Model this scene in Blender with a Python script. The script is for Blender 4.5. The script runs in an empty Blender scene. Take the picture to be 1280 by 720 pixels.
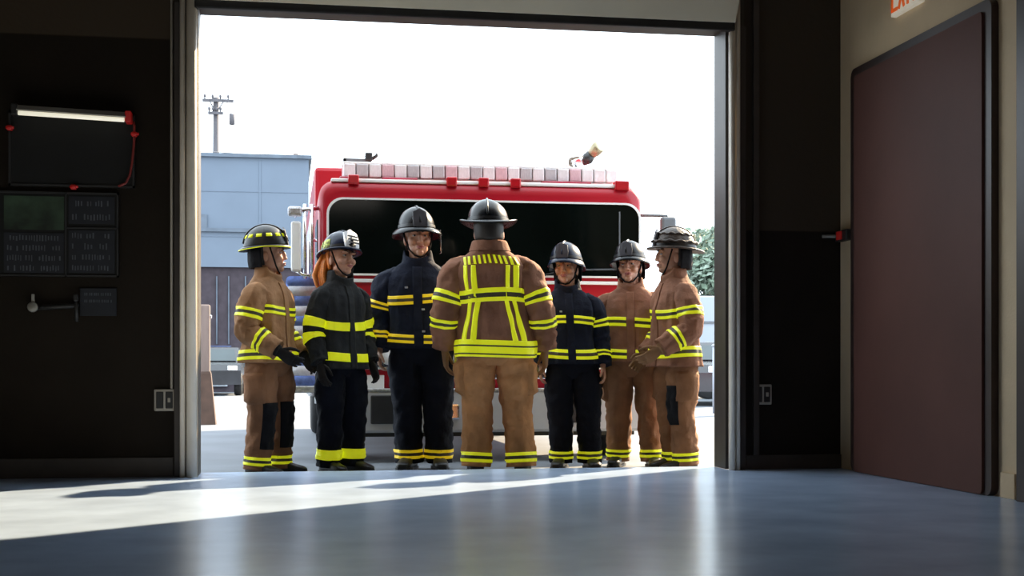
import bpy, bmesh, math, random
from math import sin, cos, pi, radians as R, tan, atan
from mathutils import Vector as V, Matrix, noise

random.seed(4)
C = bpy.context.scene.collection
# ------------------------------------------------------------------ camera
F = 1700.0; CAMH = 0.72; HOR = 460.0; YAW = R(9.5)
cs, sn = cos(YAW), sin(YAW)
GZ = -0.08            # outside apron level
DY = 9.27             # inner face of the front wall
cam = bpy.data.cameras.new('camera'); camo = bpy.data.objects.new('camera', cam); C.objects.link(camo)
camo.location = (0, 0, CAMH); camo.rotation_euler = (R(90), 0, -YAW)
cam.sensor_width = 36; cam.lens = F/1280*36; cam.shift_y = (HOR-360)/1280; cam.clip_end = 500
cam.dof.use_dof = False
bpy.context.scene.camera = camo
def pt(u, v, d):
    xc = (u-640)/F*d
    return V((xc*cs+d*sn, -xc*sn+d*cs, CAMH+(HOR-v)/F*d))
def wp(u, v, Y):
    a = (u-640)/F
    d = Y/(cs-a*sn)
    return pt(u, v, d)
def phi(u): return YAW+atan((u-640)/F)

# ------------------------------------------------------------------ materials
def mat(name, col, rough=.7, metal=0, nscale=None, namt=.25, bump=0, bscale=None, emit=0, ecol=None, spec=.5, stretch=None, sheen=0, trans=0, coat=0):
    m = bpy.data.materials.new(name); m.use_nodes = True
    nt = m.node_tree; b = nt.nodes['Principled BSDF']
    b.inputs['Base Color'].default_value = (*col, 1)
    b.inputs['Roughness'].default_value = rough
    b.inputs['Metallic'].default_value = metal
    b.inputs['Specular IOR Level'].default_value = spec
    if coat: b.inputs['Coat Weight'].default_value = coat; b.inputs['Coat Roughness'].default_value = .08
    if sheen: b.inputs['Sheen Weight'].default_value = sheen
    if trans: b.inputs['Transmission Weight'].default_value = trans
    if emit:
        b.inputs['Emission Color'].default_value = (*(ecol or col), 1)
        b.inputs['Emission Strength'].default_value = emit
    tc = nt.nodes.new('ShaderNodeTexCoord')
    vec = tc.outputs['Object']
    if stretch:
        mp = nt.nodes.new('ShaderNodeMapping'); mp.inputs['Scale'].default_value = stretch
        nt.links.new(vec, mp.inputs['Vector']); vec = mp.outputs['Vector']
    ns = nt.nodes.new('ShaderNodeTexNoise'); ns.inputs['Scale'].default_value = nscale or 6
    ns.inputs['Detail'].default_value = 6
    nt.links.new(vec, ns.inputs['Vector'])
    if nscale:
        mx = nt.nodes.new('ShaderNodeMix'); mx.data_type = 'RGBA'
        mx.inputs['A'].default_value = (*[c*(1-namt) for c in col], 1)
        mx.inputs['B'].default_value = (*[min(1, c*(1+namt)) for c in col], 1)
        rp = nt.nodes.new('ShaderNodeMapRange'); rp.inputs[1].default_value = .3; rp.inputs[2].default_value = .7
        nt.links.new(ns.outputs['Fac'], rp.inputs[0])
        nt.links.new(rp.outputs[0], mx.inputs['Factor'])
        nt.links.new(mx.outputs['Result'], b.inputs['Base Color'])
    if bump:
        n2 = nt.nodes.new('ShaderNodeTexNoise'); n2.inputs['Scale'].default_value = bscale or 40; n2.inputs['Detail'].default_value = 4
        nt.links.new(vec, n2.inputs['Vector'])
        bp = nt.nodes.new('ShaderNodeBump'); bp.inputs['Strength'].default_value = bump; bp.inputs['Distance'].default_value = .02
        nt.links.new(n2.outputs['Fac'], bp.inputs['Height']); nt.links.new(bp.outputs['Normal'], b.inputs['Normal'])
    return m
def two_tone(name, lo, hi, zs, rough=.7, nscale=3):
    """wall paint: one colour below the height zs, another above"""
    m = mat(name, lo, rough, nscale=nscale, namt=.15, bump=.15, bscale=30, spec=.15)
    nt = m.node_tree; b = nt.nodes['Principled BSDF']
    src = b.inputs['Base Color'].links[0].from_socket
    tc = nt.nodes.new('ShaderNodeTexCoord'); sp = nt.nodes.new('ShaderNodeSeparateXYZ')
    nt.links.new(tc.outputs['Object'], sp.inputs[0])
    gt = nt.nodes.new('ShaderNodeMapRange'); gt.inputs[1].default_value = zs-.006; gt.inputs[2].default_value = zs+.006
    nt.links.new(sp.outputs['Z'], gt.inputs[0])
    mx = nt.nodes.new('ShaderNodeMix'); mx.data_type = 'RGBA'
    nt.links.new(gt.outputs[0], mx.inputs['Factor']); nt.links.new(src, mx.inputs['A'])
    mx.inputs['B'].default_value = (*hi, 1)
    nt.links.new(mx.outputs['Result'], b.inputs['Base Color'])
    return m

M = {}
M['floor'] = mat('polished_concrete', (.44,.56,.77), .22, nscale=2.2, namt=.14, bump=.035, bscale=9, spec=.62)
M['apron'] = mat('apron_concrete', (.135,.15,.17), .8, nscale=1.2, namt=.12, bump=.1, bscale=40)
M['wall_l'] = two_tone('brown_wall_paint_left', (.016,.0115,.0075), (.062,.045,.029), 2.90)
M['wall_r'] = two_tone('brown_wall_paint_right', (.017,.013,.010), (.062,.048,.034), 1.70)
M['wall_h'] = mat('brown_header_paint', (.06,.05,.037), .7, nscale=3, namt=.15)
M['beige'] = mat('beige_wall_paint', (.66,.50,.31), .75, nscale=2, namt=.08, bump=.1, bscale=60)
M['ceil'] = mat('dark_ceiling', (.10,.09,.08), .9, nscale=2)
M['backwall'] = mat('tan_back_wall', (.16,.13,.10), .9, nscale=2)
M['door'] = mat('brown_door_paint', (.11,.047,.036), .6, nscale=1.5, namt=.12, bump=.03, bscale=8, spec=.18)
M['doorframe'] = mat('dark_door_frame', (.035,.018,.014), .45, nscale=4)
M['darktrim'] = mat('dark_steel_trim', (.05,.04,.033), .5, nscale=5)
M['lit_track'] = mat('track_sunlight_colour', (.80,.72,.60), .35, nscale=6, namt=.08)  # pale colour stands in for sunlight on the steel tracks
M['steel'] = mat('galvanised_track', (.62,.58,.52), .32, metal=.7, nscale=8, namt=.12)
M['doorpanel'] = mat('beige_overhead_door', (.80,.72,.54), .55, nscale=2, namt=.06)
M['rubber'] = mat('black_rubber', (.018,.017,.016), .6, nscale=10, bump=.1)
M['white_tube'] = mat('lamp_tube', (.9,.87,.78), .4, nscale=4, namt=.02, emit=.55, ecol=(1,.95,.75))
M['fixture'] = mat('enamel_fixture', (.32,.31,.28), .4, nscale=5, namt=.1)
M['blackboard'] = mat('black_panel', (.006,.006,.006), .8, nscale=4)
M['redplastic'] = mat('red_plastic', (.55,.02,.02), .35, nscale=9, namt=.1, emit=.03, ecol=(1,.03,.02))  # faint emission added to lift the red, the plastic is unlit
M['redcord'] = mat('red_cord', (.25,.03,.025), .5, nscale=30, namt=.2)
M['board_frame'] = mat('dark_board_frame', (.022,.022,.022), .5, nscale=8)
M['paper_dark'] = mat('dark_paper', (.012,.014,.020), .7, nscale=10)
M['paper_green'] = mat('green_poster', (.025,.048,.027), .6, nscale=7, namt=.8)
M['paper_ink'] = mat('faded_ink', (.085,.09,.105), .8, nscale=20)
M['outlet'] = mat('ivory_plate', (.42,.38,.32), .4, nscale=8, namt=.06)
M['outlet_dark'] = mat('dark_socket', (.02,.02,.02), .4, nscale=8)
M['signwhite'] = mat('sign_white', (.75,.68,.55), .5, nscale=8, namt=.04, emit=.25)
M['signred'] = mat('sign_red', (.6,.08,.01), .5, nscale=8, namt=.1, emit=.25, ecol=(.9,.16,.02))
# firefighters
def fabric(n, c, a=.28): return mat(n, c, .85, nscale=5, namt=a, bump=.8, bscale=13, sheen=.02, spec=.2)
M['tan'] = fabric('tan_turnout_cloth', (.34,.18,.088))
M['tan2'] = fabric('brown_turnout_cloth', (.275,.128,.078))
M['tanpants'] = fabric('tan_trouser_cloth', (.55,.26,.105))
M['tanpants2'] = fabric('brown_trouser_cloth', (.27,.130,.065))
M['navy'] = fabric('navy_turnout_cloth', (.0085,.012,.026))
M['navy2'] = fabric('black_navy_cloth', (.006,.0075,.014))
M['charcoal'] = fabric('charcoal_turnout_cloth', (.022,.024,.026))
M['blackcloth'] = fabric('black_cloth', (.008,.008,.010))
M['lime'] = mat('lime_reflective_tape', (.80,.86,.01), .45, nscale=40, namt=.08, emit=.22, ecol=(.90,.94,.015), bump=.1, bscale=150)  # small emission added so the tape looks fluorescent in shade
M['amber'] = mat('amber_reflective_tape', (.86,.62,.01), .45, nscale=40, namt=.1, emit=.22, ecol=(.95,.66,.01), bump=.1, bscale=150)  # same added glow as the lime tape
M['tapegap'] = mat('dark_tape_centre', (.07,.055,.03), .6, nscale=30)
M['skin_a'] = mat('skin_light', (.60,.33,.23), .5, nscale=14, namt=.1, bump=.05, bscale=90)
M['skin_b'] = mat('skin_tan', (.56,.30,.20), .5, nscale=14, namt=.1, bump=.05, bscale=90)
M['skin_c'] = mat('skin_brown', (.36,.18,.12), .5, nscale=14, namt=.1, bump=.05, bscale=90)
M['lips'] = mat('lips', (.42,.14,.12), .45, nscale=20, namt=.08)
M['eye'] = mat('eye_white', (.42,.38,.36), .2, nscale=20, namt=.03)
M['iris'] = mat('dark_iris', (.02,.013,.01), .15, nscale=20)
M['brow'] = mat('eyebrow_hair', (.03,.018,.012), .8, nscale=40)
M['hair_dark'] = mat('dark_hair', (.02,.014,.010), .6, nscale=50, namt=.4, stretch=(6,6,.6))
M['hair_red'] = mat('auburn_hair', (.62,.21,.04), .5, nscale=50, namt=.45, stretch=(8,8,.5))
M['helm'] = mat('black_helmet_shell', (.006,.007,.009), .27, nscale=12, namt=.3, bump=.05, bscale=25, spec=.28)
M['helm_m'] = mat('worn_black_helmet', (.010,.010,.011), .4, nscale=12, namt=.35, bump=.08)
M['helm_b'] = mat('blue_black_helmet', (.008,.014,.036), .27, nscale=12, namt=.3, bump=.05, bscale=25, spec=.28)
M['helm_br'] = mat('brown_leather_helmet', (.060,.042,.032), .5, nscale=14, namt=.45, bump=.35, bscale=50)
M['shield_w'] = mat('white_front_shield', (.78,.80,.84), .35, nscale=12, namt=.05)
M['shield_d'] = mat('dark_front_shield', (.05,.05,.06), .4, nscale=14)
M['camo'] = mat('mottled_green_patch', (.42,.50,.10), .6, nscale=55, namt=.9)
M['glove_t'] = fabric('tan_glove', (.26,.14,.07)); M['glove_b'] = fabric('black_glove', (.02,.018,.018))
M['boot'] = mat('black_boot', (.010,.010,.011), .42, nscale=14, bump=.15)
M['clip'] = mat('metal_clip', (.7,.7,.72), .3, metal=.9, nscale=10, namt=.1)
# truck
M['red'] = mat('red_truck_paint', (.34,.004,.014), .34, nscale=2, namt=.06, coat=.15, spec=.3)
M['red_d'] = mat('dark_red_equipment', (.26,.012,.035), .4, nscale=6)
M['glass'] = mat('dark_windscreen_glass', (.002,.0035,.003), .08, nscale=2, spec=.10)
M['whitep'] = mat('white_truck_paint', (.80,.80,.80), .35, nscale=4, namt=.05)
M['chrome'] = mat('chrome', (.75,.76,.80), .18, metal=1, nscale=6, namt=.06)
M['plate'] = mat('tread_plate', (.5,.5,.53), .35, metal=.8, nscale=40, namt=.3, bump=.4, bscale=70)
M['blackpl'] = mat('black_plastic', (.015,.015,.017), .4, nscale=10)
M['tyre'] = mat('tyre_rubber', (.014,.014,.015), .75, nscale=10, bump=.2)
M['lens_c'] = mat('clear_lens', (.90,.90,.92), .2, nscale=25, namt=.08, trans=.35, stretch=(4,1,1))
M['lens_g'] = mat('grey_lens', (.52,.50,.52), .25, nscale=25, namt=.1, trans=.2, stretch=(4,1,1))
M['lens_r'] = mat('pink_red_lens', (.72,.50,.54), .25, nscale=25, namt=.1, trans=.25, stretch=(4,1,1))
M['lens_red'] = mat('red_lens', (.40,.006,.012), .25, nscale=12, namt=.1)
M['silver'] = mat('silver_bumper_paint', (.40,.40,.42), .4, nscale=4, namt=.08)
M['brass'] = mat('brass_nozzle', (.30,.26,.16), .4, metal=.5, nscale=12, namt=.2)
M['hose_blue'] = mat('blue_hose_jacket', (.16,.25,.62), .8, nscale=18, namt=.3, bump=.3)
M['hose_white'] = mat('white_hose_jacket', (.72,.76,.85), .8, nscale=18, namt=.15, bump=.3)
# far things; distance haze is put into the paler base colours
M['siding'] = mat('pale_blue_siding', (.13,.165,.215), .85, nscale=1.2, namt=.04)
M['brick'] = mat('dark_mauve_brick', (.045,.035,.044), .9, nscale=5, namt=.2)
M['roofcap'] = mat('grey_coping', (.10,.125,.16), .8, nscale=2)
M['bluepanel'] = mat('blue_shop_panel', (.06,.085,.19), .7, nscale=2)
M['winframe'] = mat('white_window_frame', (.35,.38,.42), .6, nscale=3, namt=.05)
M['farglass'] = mat('far_window_glass', (.03,.045,.05), .15, nscale=1)
M['polewood'] = mat('weathered_pole_wood', (.10,.095,.105), .9, nscale=5, namt=.2, stretch=(1,1,.1))
M['wire'] = mat('wire', (.18,.18,.19), .8, nscale=3)
M['postwood'] = mat('weathered_post', (.20,.155,.135), .85, nscale=6, namt=.2, stretch=(1,1,.2))
M['postbase'] = mat('brown_post_base', (.085,.052,.038), .85, nscale=6, namt=.25)
M['carblack'] = mat('black_car_paint', (.025,.027,.032), .25, nscale=2, coat=.5)
M['leaf'] = mat('hazy_leaf', (.15,.21,.155), .8, nscale=2, namt=.35)  # haze mixed into the leaf green
M['leaf2'] = mat('hazy_leaf_pale', (.26,.33,.27), .8, nscale=2, namt=.3)
M['bark'] = mat('bark', (.16,.14,.13), .9, nscale=5)
M['vanwhite'] = mat('white_van_paint', (.32,.36,.42), .4, nscale=1, namt=.03)
M['railgrey'] = mat('grey_rail', (.12,.13,.145), .6, nscale=4)

# ------------------------------------------------------------------ mesh builder
class MB:
    def __init__(s): s.v = []; s.f = []; s.mi = []; s.sm = []
    def add(s, vs, fs, mi=0, smooth=True):
        o = len(s.v); s.v += [V(p) for p in vs]
        for f in fs: s.f.append(tuple(i+o for i in f)); s.mi.append(mi); s.sm.append(smooth)
        return s
    def loft(s, rings, mi=0, cap=True, closed=True, smooth=True):
        n = len(rings[0]); vs = [p for r in rings for p in r]; fs = []
        for i in range(len(rings)-1):
            for j in range(n if closed else n-1):
                k = (j+1) % n
                fs.append((i*n+j, i*n+k, (i+1)*n+k, (i+1)*n+j))
        if cap:
            fs.append(tuple(range(n-1, -1, -1))); fs.append(tuple((len(rings)-1)*n+j for j in range(n)))
        return s.add(vs, fs, mi, smooth)
    def tube(s, pts, rad, n=10, mi=0, round_end=False):
        pts = [V(p) for p in pts]
        if not isinstance(rad, (list, tuple)): rad = [rad]*len(pts)
        if round_end:
            a = (pts[0]-pts[1]).normalized(); b = (pts[-1]-pts[-2]).normalized()
            pts = [pts[0]+a*rad[0]*.9, pts[0]+a*rad[0]*.55]+pts+[pts[-1]+b*rad[-1]*.55, pts[-1]+b*rad[-1]*.9]
            rad = [rad[0]*.4, rad[0]*.83]+list(rad)+[rad[-1]*.83, rad[-1]*.4]
        rings = []; x = None
        for i, p in enumerate(pts):
            t = (pts[min(i+1, len(pts)-1)]-pts[max(i-1, 0)]).normalized()
            if x is None: x = t.orthogonal().normalized()
            x = (x-t*x.dot(t)).normalized(); y = t.cross(x)
            rings.append([p+(x*cos(2*pi*j/n)+y*sin(2*pi*j/n))*rad[i] for j in range(n)])
        return s.loft(rings, mi)
    def ell(s, c, r, mi=0, nu=16, nv=10, rot=None):
        c = V(c); rings = []
        vs = []; 
        for i in range(nv+1):
            a = -pi/2+pi*i/nv; a = max(-pi/2+.02, min(pi/2-.02, a))
            ring = []
            for j in range(nu):
                b = 2*pi*j/nu
                p = V((r[0]*cos(a)*cos(b), r[1]*cos(a)*sin(b), r[2]*sin(a)))
                if rot: p = rot @ p
                ring.append(c+p)
            rings.append(ring)
        return s.loft(rings, mi)
    def box(s, c, size, mi=0, bev=0, rot=None, seg=2, smooth=False):
        bm = bmesh.new(); bmesh.ops.create_cube(bm, size=1)
        for v in bm.verts: v.co = V((v.co.x*size[0], v.co.y*size[1], v.co.z*size[2]))
        if bev: bmesh.ops.bevel(bm, geom=bm.edges[:], offset=bev, segments=seg, profile=.5, affect='EDGES')
        c = V(c); bm.verts.index_update()
        vs = [c+(rot @ v.co if rot else v.co) for v in bm.verts]
        fs = [tuple(v.index for v in f.verts) for f in bm.faces]
        bm.free()
        return s.add(vs, fs, mi, smooth)
    def bx(s, x0, x1, y0, y1, z0, z1, mi=0, bev=0):
        return s.box(((x0+x1)/2, (y0+y1)/2, (z0+z1)/2), (abs(x1-x0), abs(y1-y0), abs(z1-z0)), mi, bev)
    def prism(s, poly, a, b, mi=0, smooth=False):
        """poly: list of points (V) ; extrude from offset a to offset b"""
        return s.loft([[p+a for p in poly], [p+b for p in poly]], mi, smooth=smooth)
    def lathe(s, prof, c, axis='Y', n=24, mi=0):
        c = V(c); rings = []
        for r, h in prof:
            ring = []
            for j in range(n):
                a = 2*pi*j/n
                if axis == 'Y': p = V((r*cos(a), h, r*sin(a)))
                elif axis == 'X': p = V((h, r*cos(a), r*sin(a)))
                else: p = V((r*cos(a), r*sin(a), h))
                ring.append(c+p)
            rings.append(ring)
        return s.loft(rings, mi)
    def xf(s, fn): s.v = [fn(p) for p in s.v]; return s
    def build(s, name, mats, parent=None, origin=None):
        me = bpy.data.meshes.new(name)
        o_ = V(origin) if origin is not None else V((0, 0, 0))
        me.from_pydata([p-o_ for p in s.v], [], s.f)
        if not isinstance(mats, (list, tuple)): mats = [mats]
        for m in mats: me.materials.append(m)
        me.polygons.foreach_set('material_index', s.mi); me.polygons.foreach_set('use_smooth', s.sm)
        me.update()
        bm = bmesh.new(); bm.from_mesh(me); bmesh.ops.recalc_face_normals(bm, faces=bm.faces[:]); bm.to_mesh(me); bm.free()
        o = bpy.data.objects.new(name, me); C.objects.link(o); o.location = o_
        if parent: o.parent = parent
        return o
def empty(name, loc, label, cat, rz=0, group=None):
    o = bpy.data.objects.new(name, None); C.objects.link(o); o.location = loc; o.rotation_euler = (0, 0, rz)
    o.empty_display_size = .1
    o['label'] = label; o['category'] = cat
    if group: o['group'] = group
    return o
def tag(o, label, cat, group=None):
    o['label'] = label; o['category'] = cat
    if group: o['group'] = group
    return o
def struct(o): o['kind'] = 'structure'; return o
def sub(o, wlev=1):
    m = o.modifiers.new('sub', 'SUBSURF'); m.levels = wlev; m.render_levels = wlev; return o
def rrect(w, h, r, n=6):
    """rounded rectangle outline in x-z centred on 0"""
    out = []
    for cx, cz, a0 in ((w/2-r, h/2-r, 0), (-w/2+r, h/2-r, 90), (-w/2+r, -h/2+r, 180), (w/2-r, -h/2+r, 270)):
        for k in range(n+1):
            a = R(a0+90*k/n); out.append(V((cx+r*cos(a), 0, cz+r*sin(a))))
    return out

# ================================================================== SETTING
XL = wp(248, 0, DY).x; XR = wp(908, 0, DY).x; ZT = 3.09; XW = 3.95; WT = .28; CEIL = 4.3
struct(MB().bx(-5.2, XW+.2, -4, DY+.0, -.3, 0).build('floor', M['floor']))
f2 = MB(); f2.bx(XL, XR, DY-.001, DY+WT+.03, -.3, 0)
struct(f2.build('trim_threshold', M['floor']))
struct(MB().bx(-90, 110, DY+WT, 140, -.35, GZ).build('ground', M['apron']))
struct(MB().bx(-5.2, XL-.155, DY, DY+WT, -.3, 5.2).build('wall_front_left', M['wall_l']))
struct(MB().bx(XR+.13, XW+.3, DY, DY+WT, -.3, 5.2).build('wall_front_right', M['wall_r']))
struct(MB().bx(XL-.155, XR+.13, DY, DY+WT, ZT+.05, 5.2).build('wall_front_header', M['wall_h']))
struct(MB().bx(XW, XW+.2, -4, DY, 0, CEIL).build('wall_right', M['beige']))
struct(MB().bx(-5.2, -5, -4, DY, 0, CEIL).build('wall_left', M['backwall']))
struct(MB().bx(-5.2, XW+.2, -4.2, -4, 0, CEIL).build('wall_back', M['backwall']))
struct(MB().bx(-5.2, XW+.2, -4, DY, CEIL, CEIL+.2).build('ceiling', M['ceil']))
struct(MB().bx(-5, XL-.16, DY-.02, DY, 0, .13, bev=.004).build('baseboard_front_left', M['darktrim']))
struct(MB().bx(XR+.14, XW, DY-.02, DY, 0, .1, bev=.004).build('baseboard_front_right', M['darktrim']))
struct(MB().bx(XW-.02, XW, 6.87, 7.02, 0, .14, bev=.004).build('baseboard_right', M['beige']))
# steel frames on both jambs (full wall depth)
j = MB(); j.bx(XL-.155, XL-.03, DY-.05, DY+WT, 0, ZT+.05, bev=.006); j.bx(XL-.03, XL, DY+.02, DY+WT, 0, ZT+.05, bev=.004)
struct(j.build('trim_left_jamb', M['darktrim']))
j = MB(); j.bx(XR+.03, XR+.13, DY-.05, DY+WT, 0, ZT+.05, bev=.006); j.bx(XR, XR+.03, DY+.02, DY+WT, 0, ZT+.05, bev=.004)
struct(j.build('trim_right_jamb', M['darktrim']))
struct(MB().bx(XR+.19, XR+.235, DY-.035, DY, .1, CEIL, bev=.006).build('trim_right_pilaster', M['darktrim']))
# overhead door, raised: only its lowest panel shows above the opening
dr = bpy.data.objects.new('door_1', None); C.objects.link(dr); dr.location = ((XL+XR)/2, DY-.06, ZT); struct(dr)
o = V(dr.location)
p = MB(); 
tilt = R(32)
for k in range(3):
    cz_ = .075+.11*(2*k+1)
    p.box(((XL+XR)/2, DY-.075-sin(tilt)*cz_, ZT-.01+cos(tilt)*cz_), (XR-XL+.05, .035, .213), 0, .006, Matrix.Rotation(tilt, 3, 'X'))
p.build('door_panel', M['doorpanel'], dr).location = -o
p = MB(); p.bx(XL-.02, XR+.03, DY-.11, DY-.05, ZT, ZT+.062, bev=.01); p.build('bottom_seal', M['rubber'], dr).location = -o
for sx, x0 in ((1, XL), (-1, XR)):
    t = MB()
    for dx, rr in (((.040, .034), (.098, .018)) if sx > 0 else ((.020, .019), (.062, .014))):
        t.tube([(x0-sx*dx, DY-.075, 0), (x0-sx*dx, DY-.075, ZT+.9)], rr, 20)
    t.bx(x0-sx*.075, x0-sx*.0, DY-.06, DY-.05, 0, ZT+.9)
    t.build('door_track', M['lit_track'], dr).location = -o
# side door on the right wall
d2 = bpy.data.objects.new('door_2', None); C.objects.link(d2); d2.location = (XW, 8.03, 0); struct(d2); o = V(d2.location)
def slab(y0, y1, z0, z1, r, x0, x1, mb):
    poly = [V((0, (y0+y1)/2+q.x, (z0+z1)/2+q.z)) for q in rrect(y1-y0, z1-z0, r)]
    mb.prism(poly, V((x0, 0, 0)), V((x1, 0, 0)))
m = MB(); slab(7.07, 8.99, 0, 2.80, .06, XW-.045, XW, m); m.build('door_frame', M['doorframe'], d2).location = -o
m = MB(); slab(7.15, 8.90, 0.005, 2.74, .03, XW-.06, XW-.04, m); m.build('door_leaf', M['door'], d2).location = -o
struct(MB().bx(XW-.05, XW, 6.0, 6.80, 0, CEIL, bev=.004).build('trim_right_post', M['doorframe']))

# ================================================================== INTERIOR THINGS
def front_plate(u0, u1, v0, v1, th, off=0):
    a = wp(u0, v0, DY-off); b = wp(u1, v1, DY-off)
    return a.x, b.x, DY-off-th, DY-off, b.z, a.z
# black tool panel with the work lamp
x0, x1, y0, y1, z0, z1 = front_plate(12, 169, 139, 236, .03)
t = empty('wall_panel', ((x0+x1)/2, DY, z0), 'black rectangular wall panel with red cord clips beneath the tube lamp', 'panel'); o = V(t.location)
MB().bx(x0, x1, y0, y1, z0, z1, bev=.006).build('backing', M['blackboard'], t).location = -o
fr = MB(); w_ = .014
fr.bx(x0, x1, y0-.008, y1, z1-w_, z1); fr.bx(x0, x1, y0-.008, y1, z0, z0+w_); fr.bx(x0, x0+w_, y0-.008, y1, z0, z1); fr.bx(x1-w_, x1, y0-.008, y1, z0, z1)
fr.build('rim', M['board_frame'], t).location = -o
for u, v in ((12, 160), (168, 168), (92, 234)):
    q = wp(u, v, DY-.05); k = MB(); k.box(q, (.035, .04, .03), 0, .006); k.tube([q+V((-.02,-.02,0)), q+V((.03,-.02,.0))], .009, 8)
    k.build('clip', M['redplastic'], t).location = -o
k = MB(); k.tube([wp(u, v, DY-.055) for u, v in ((167,152),(168,158),(168,168),(167,185),(165,205),(162,220),(157,229),(148,233))], .008, 8)
tag(k.build('extension_cord', M['redcord'], None), 'red extension cord hanging down the right edge of the black wall panel', 'cord')
# lamp
a = wp(22, 138, DY-.09); b = wp(158, 147, DY-.09)
t = empty('tube_lamp', (a.x, DY, a.z), 'long fluorescent tube lamp with metal housing above the black wall panel', 'lamp'); o = V(t.location)
k = MB(); h_ = .033
poly = [V((0, .07, .035)), V((0, -.03, .03)), V((0, -.055, -.002)), V((0, -.045, -.008)), V((0, .07, -.012))]
k.loft([[a+q for q in poly], [b+q for q in poly]], smooth=False); k.build('housing', M['fixture'], t).location = -o
k = MB(); k.tube([a+V((.01,-.035,-.022)), b+V((-.01,-.035,-.022))], .014, 12); k.build('tube', M['white_tube'], t).location = -o
for e, s_ in ((a, -1), (b, 1)):
    k = MB(); k.box(e+V((s_*.015, 0, 0)), (.04, .1, .075), 0, .008); k.build('end_cap', M['redplastic'] if s_ > 0 else M['board_frame'], t).location = -o
for xx in (a.x+.12, b.x-.12):
    k = MB(); k.bx(xx-.02, xx+.02, DY-.03, DY, a.z-.03, a.z+.03); k.build('bracket', M['board_frame'], t).location = -o
# notice board with sheets
x0, x1, y0, y1, z0, z1 = front_plate(-6, 149, 239, 347, .025)
t = empty('notice_board', ((x0+x1)/2, DY, z0), 'dark framed notice board holding a green poster and printed charts', 'board'); o = V(t.location)
MB().bx(x0, x1, y0, y1, z0, z1).build('backing', M['blackboard'], t).location = -o
fr = MB(); w_ = .012
for q in ((x0,x1,z1-w_,z1),(x0,x1,z0,z0+w_),(x0,x0+w_,z0,z1),(x1-w_,x1,z0,z1)): fr.bx(q[0],q[1],y0-.01,y1,q[2],q[3])
m_ = wp(83, 0, DY).x; fr.bx(m_-.005, m_+.005, y0-.01, y1, z0, z1)
fr.bx(m_, x1, y0-.01, y1, wp(0,284,DY).z-.005, wp(0,284,DY).z+.005)
fr.build('board_frame', M['board_frame'], t).location = -o
def sheet(u0, u1, v0, v1, name, m, rows, label=None, green=False, seed=0):
    a0, a1, _, _, c0, c1 = front_plate(u0, u1, v0, v1, 0)
    k = MB(); k.bx(a0, a1, y0-.004, y0, c0, c1)
    rnd = random.Random(seed)
    for r_ in range(rows):
        z = c1-(r_+.5)*(c1-c0)/rows; x = a0+.02
        while x < a1-.03:
            w = rnd.uniform(.008, .016)
            if rnd.random() < .8: k.bx(x, x+w*.6, y0-.006, y0-.003, z-.022*rnd.uniform(.6,1), z+.02*rnd.uniform(.5,1), 1)
            x += w+.006
    if green: k.bx(a0, a1, y0-.0055, y0-.003, c0+.25*(c1-c0), c0+.55*(c1-c0), 2)
    p_ = k.build(name, [m, M['paper_ink'], M['paper_green']], t); p_.location = -o
    if label: p_['label'] = label
sheet(6, 81, 245, 288, 'poster', M['paper_green'], 0, 'dim green picture poster', True)
sheet(6, 81, 291, 342, 'chart_sheet', M['paper_dark'], 4, seed=1)
sheet(87, 144, 246, 281, 'chart_sheet', M['paper_dark'], 2, seed=2)
sheet(87, 144, 288, 342, 'chart_sheet', M['paper_dark'], 4, seed=3)
x0, x1, y0, y1, z0, z1 = front_plate(100, 146, 360, 395, .015)
k = MB(); k.bx(x0, x1, y0, y1, z0, z1, bev=.003)
rnd = random.Random(8)
for r_ in range(2):
    x = x0+.03
    while x < x1-.03:
        k.bx(x, x+.006, y0-.002, y0, z1-.05-.045*r_, z1-.032-.045*r_, 1); x += rnd.uniform(.01, .02)
tag(k.build('notice_sheet', [M['paper_dark'], M['paper_ink']]), 'small dark notice sheet with two pale lines below the notice board', 'notice')
# coupling bracket under the board
q = wp(44, 382, DY)
t = empty('hose_valve', (q.x, DY, q.z), 'small grey hose valve with brass fittings on the dark wall left of the notice sheet', 'valve'); o = V(t.location)
k = MB(); a_ = wp(42,385,DY-.05); b_ = wp(96,382,DY-.05); k.tube([V((a_.x,DY,a_.z)), a_, b_, V((b_.x,DY,b_.z))], .018, 10); k.build('pipe', M['board_frame'], t).location = -o
k = MB(); k.lathe([(.0,-.1),(.03,-.1),(.035,-.08),(.02,-.075),(.02,-.03)], (a_.x, DY, a_.z+.005), 'Y', 14); k.box(a_+V((0,-.02,.05)), (.02,.02,.08), 0, .005); k.build('valve_handle', M['fixture'], t).location = -o
k = MB(); c_ = wp(95,372,DY-.06); k.box(c_, (.03,.05,.05), 0, .008); c2 = wp(96,402,DY-.06); k.tube([c_, c2], .013, 8); k.build('coupling', M['board_frame'], t).location = -o
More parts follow.
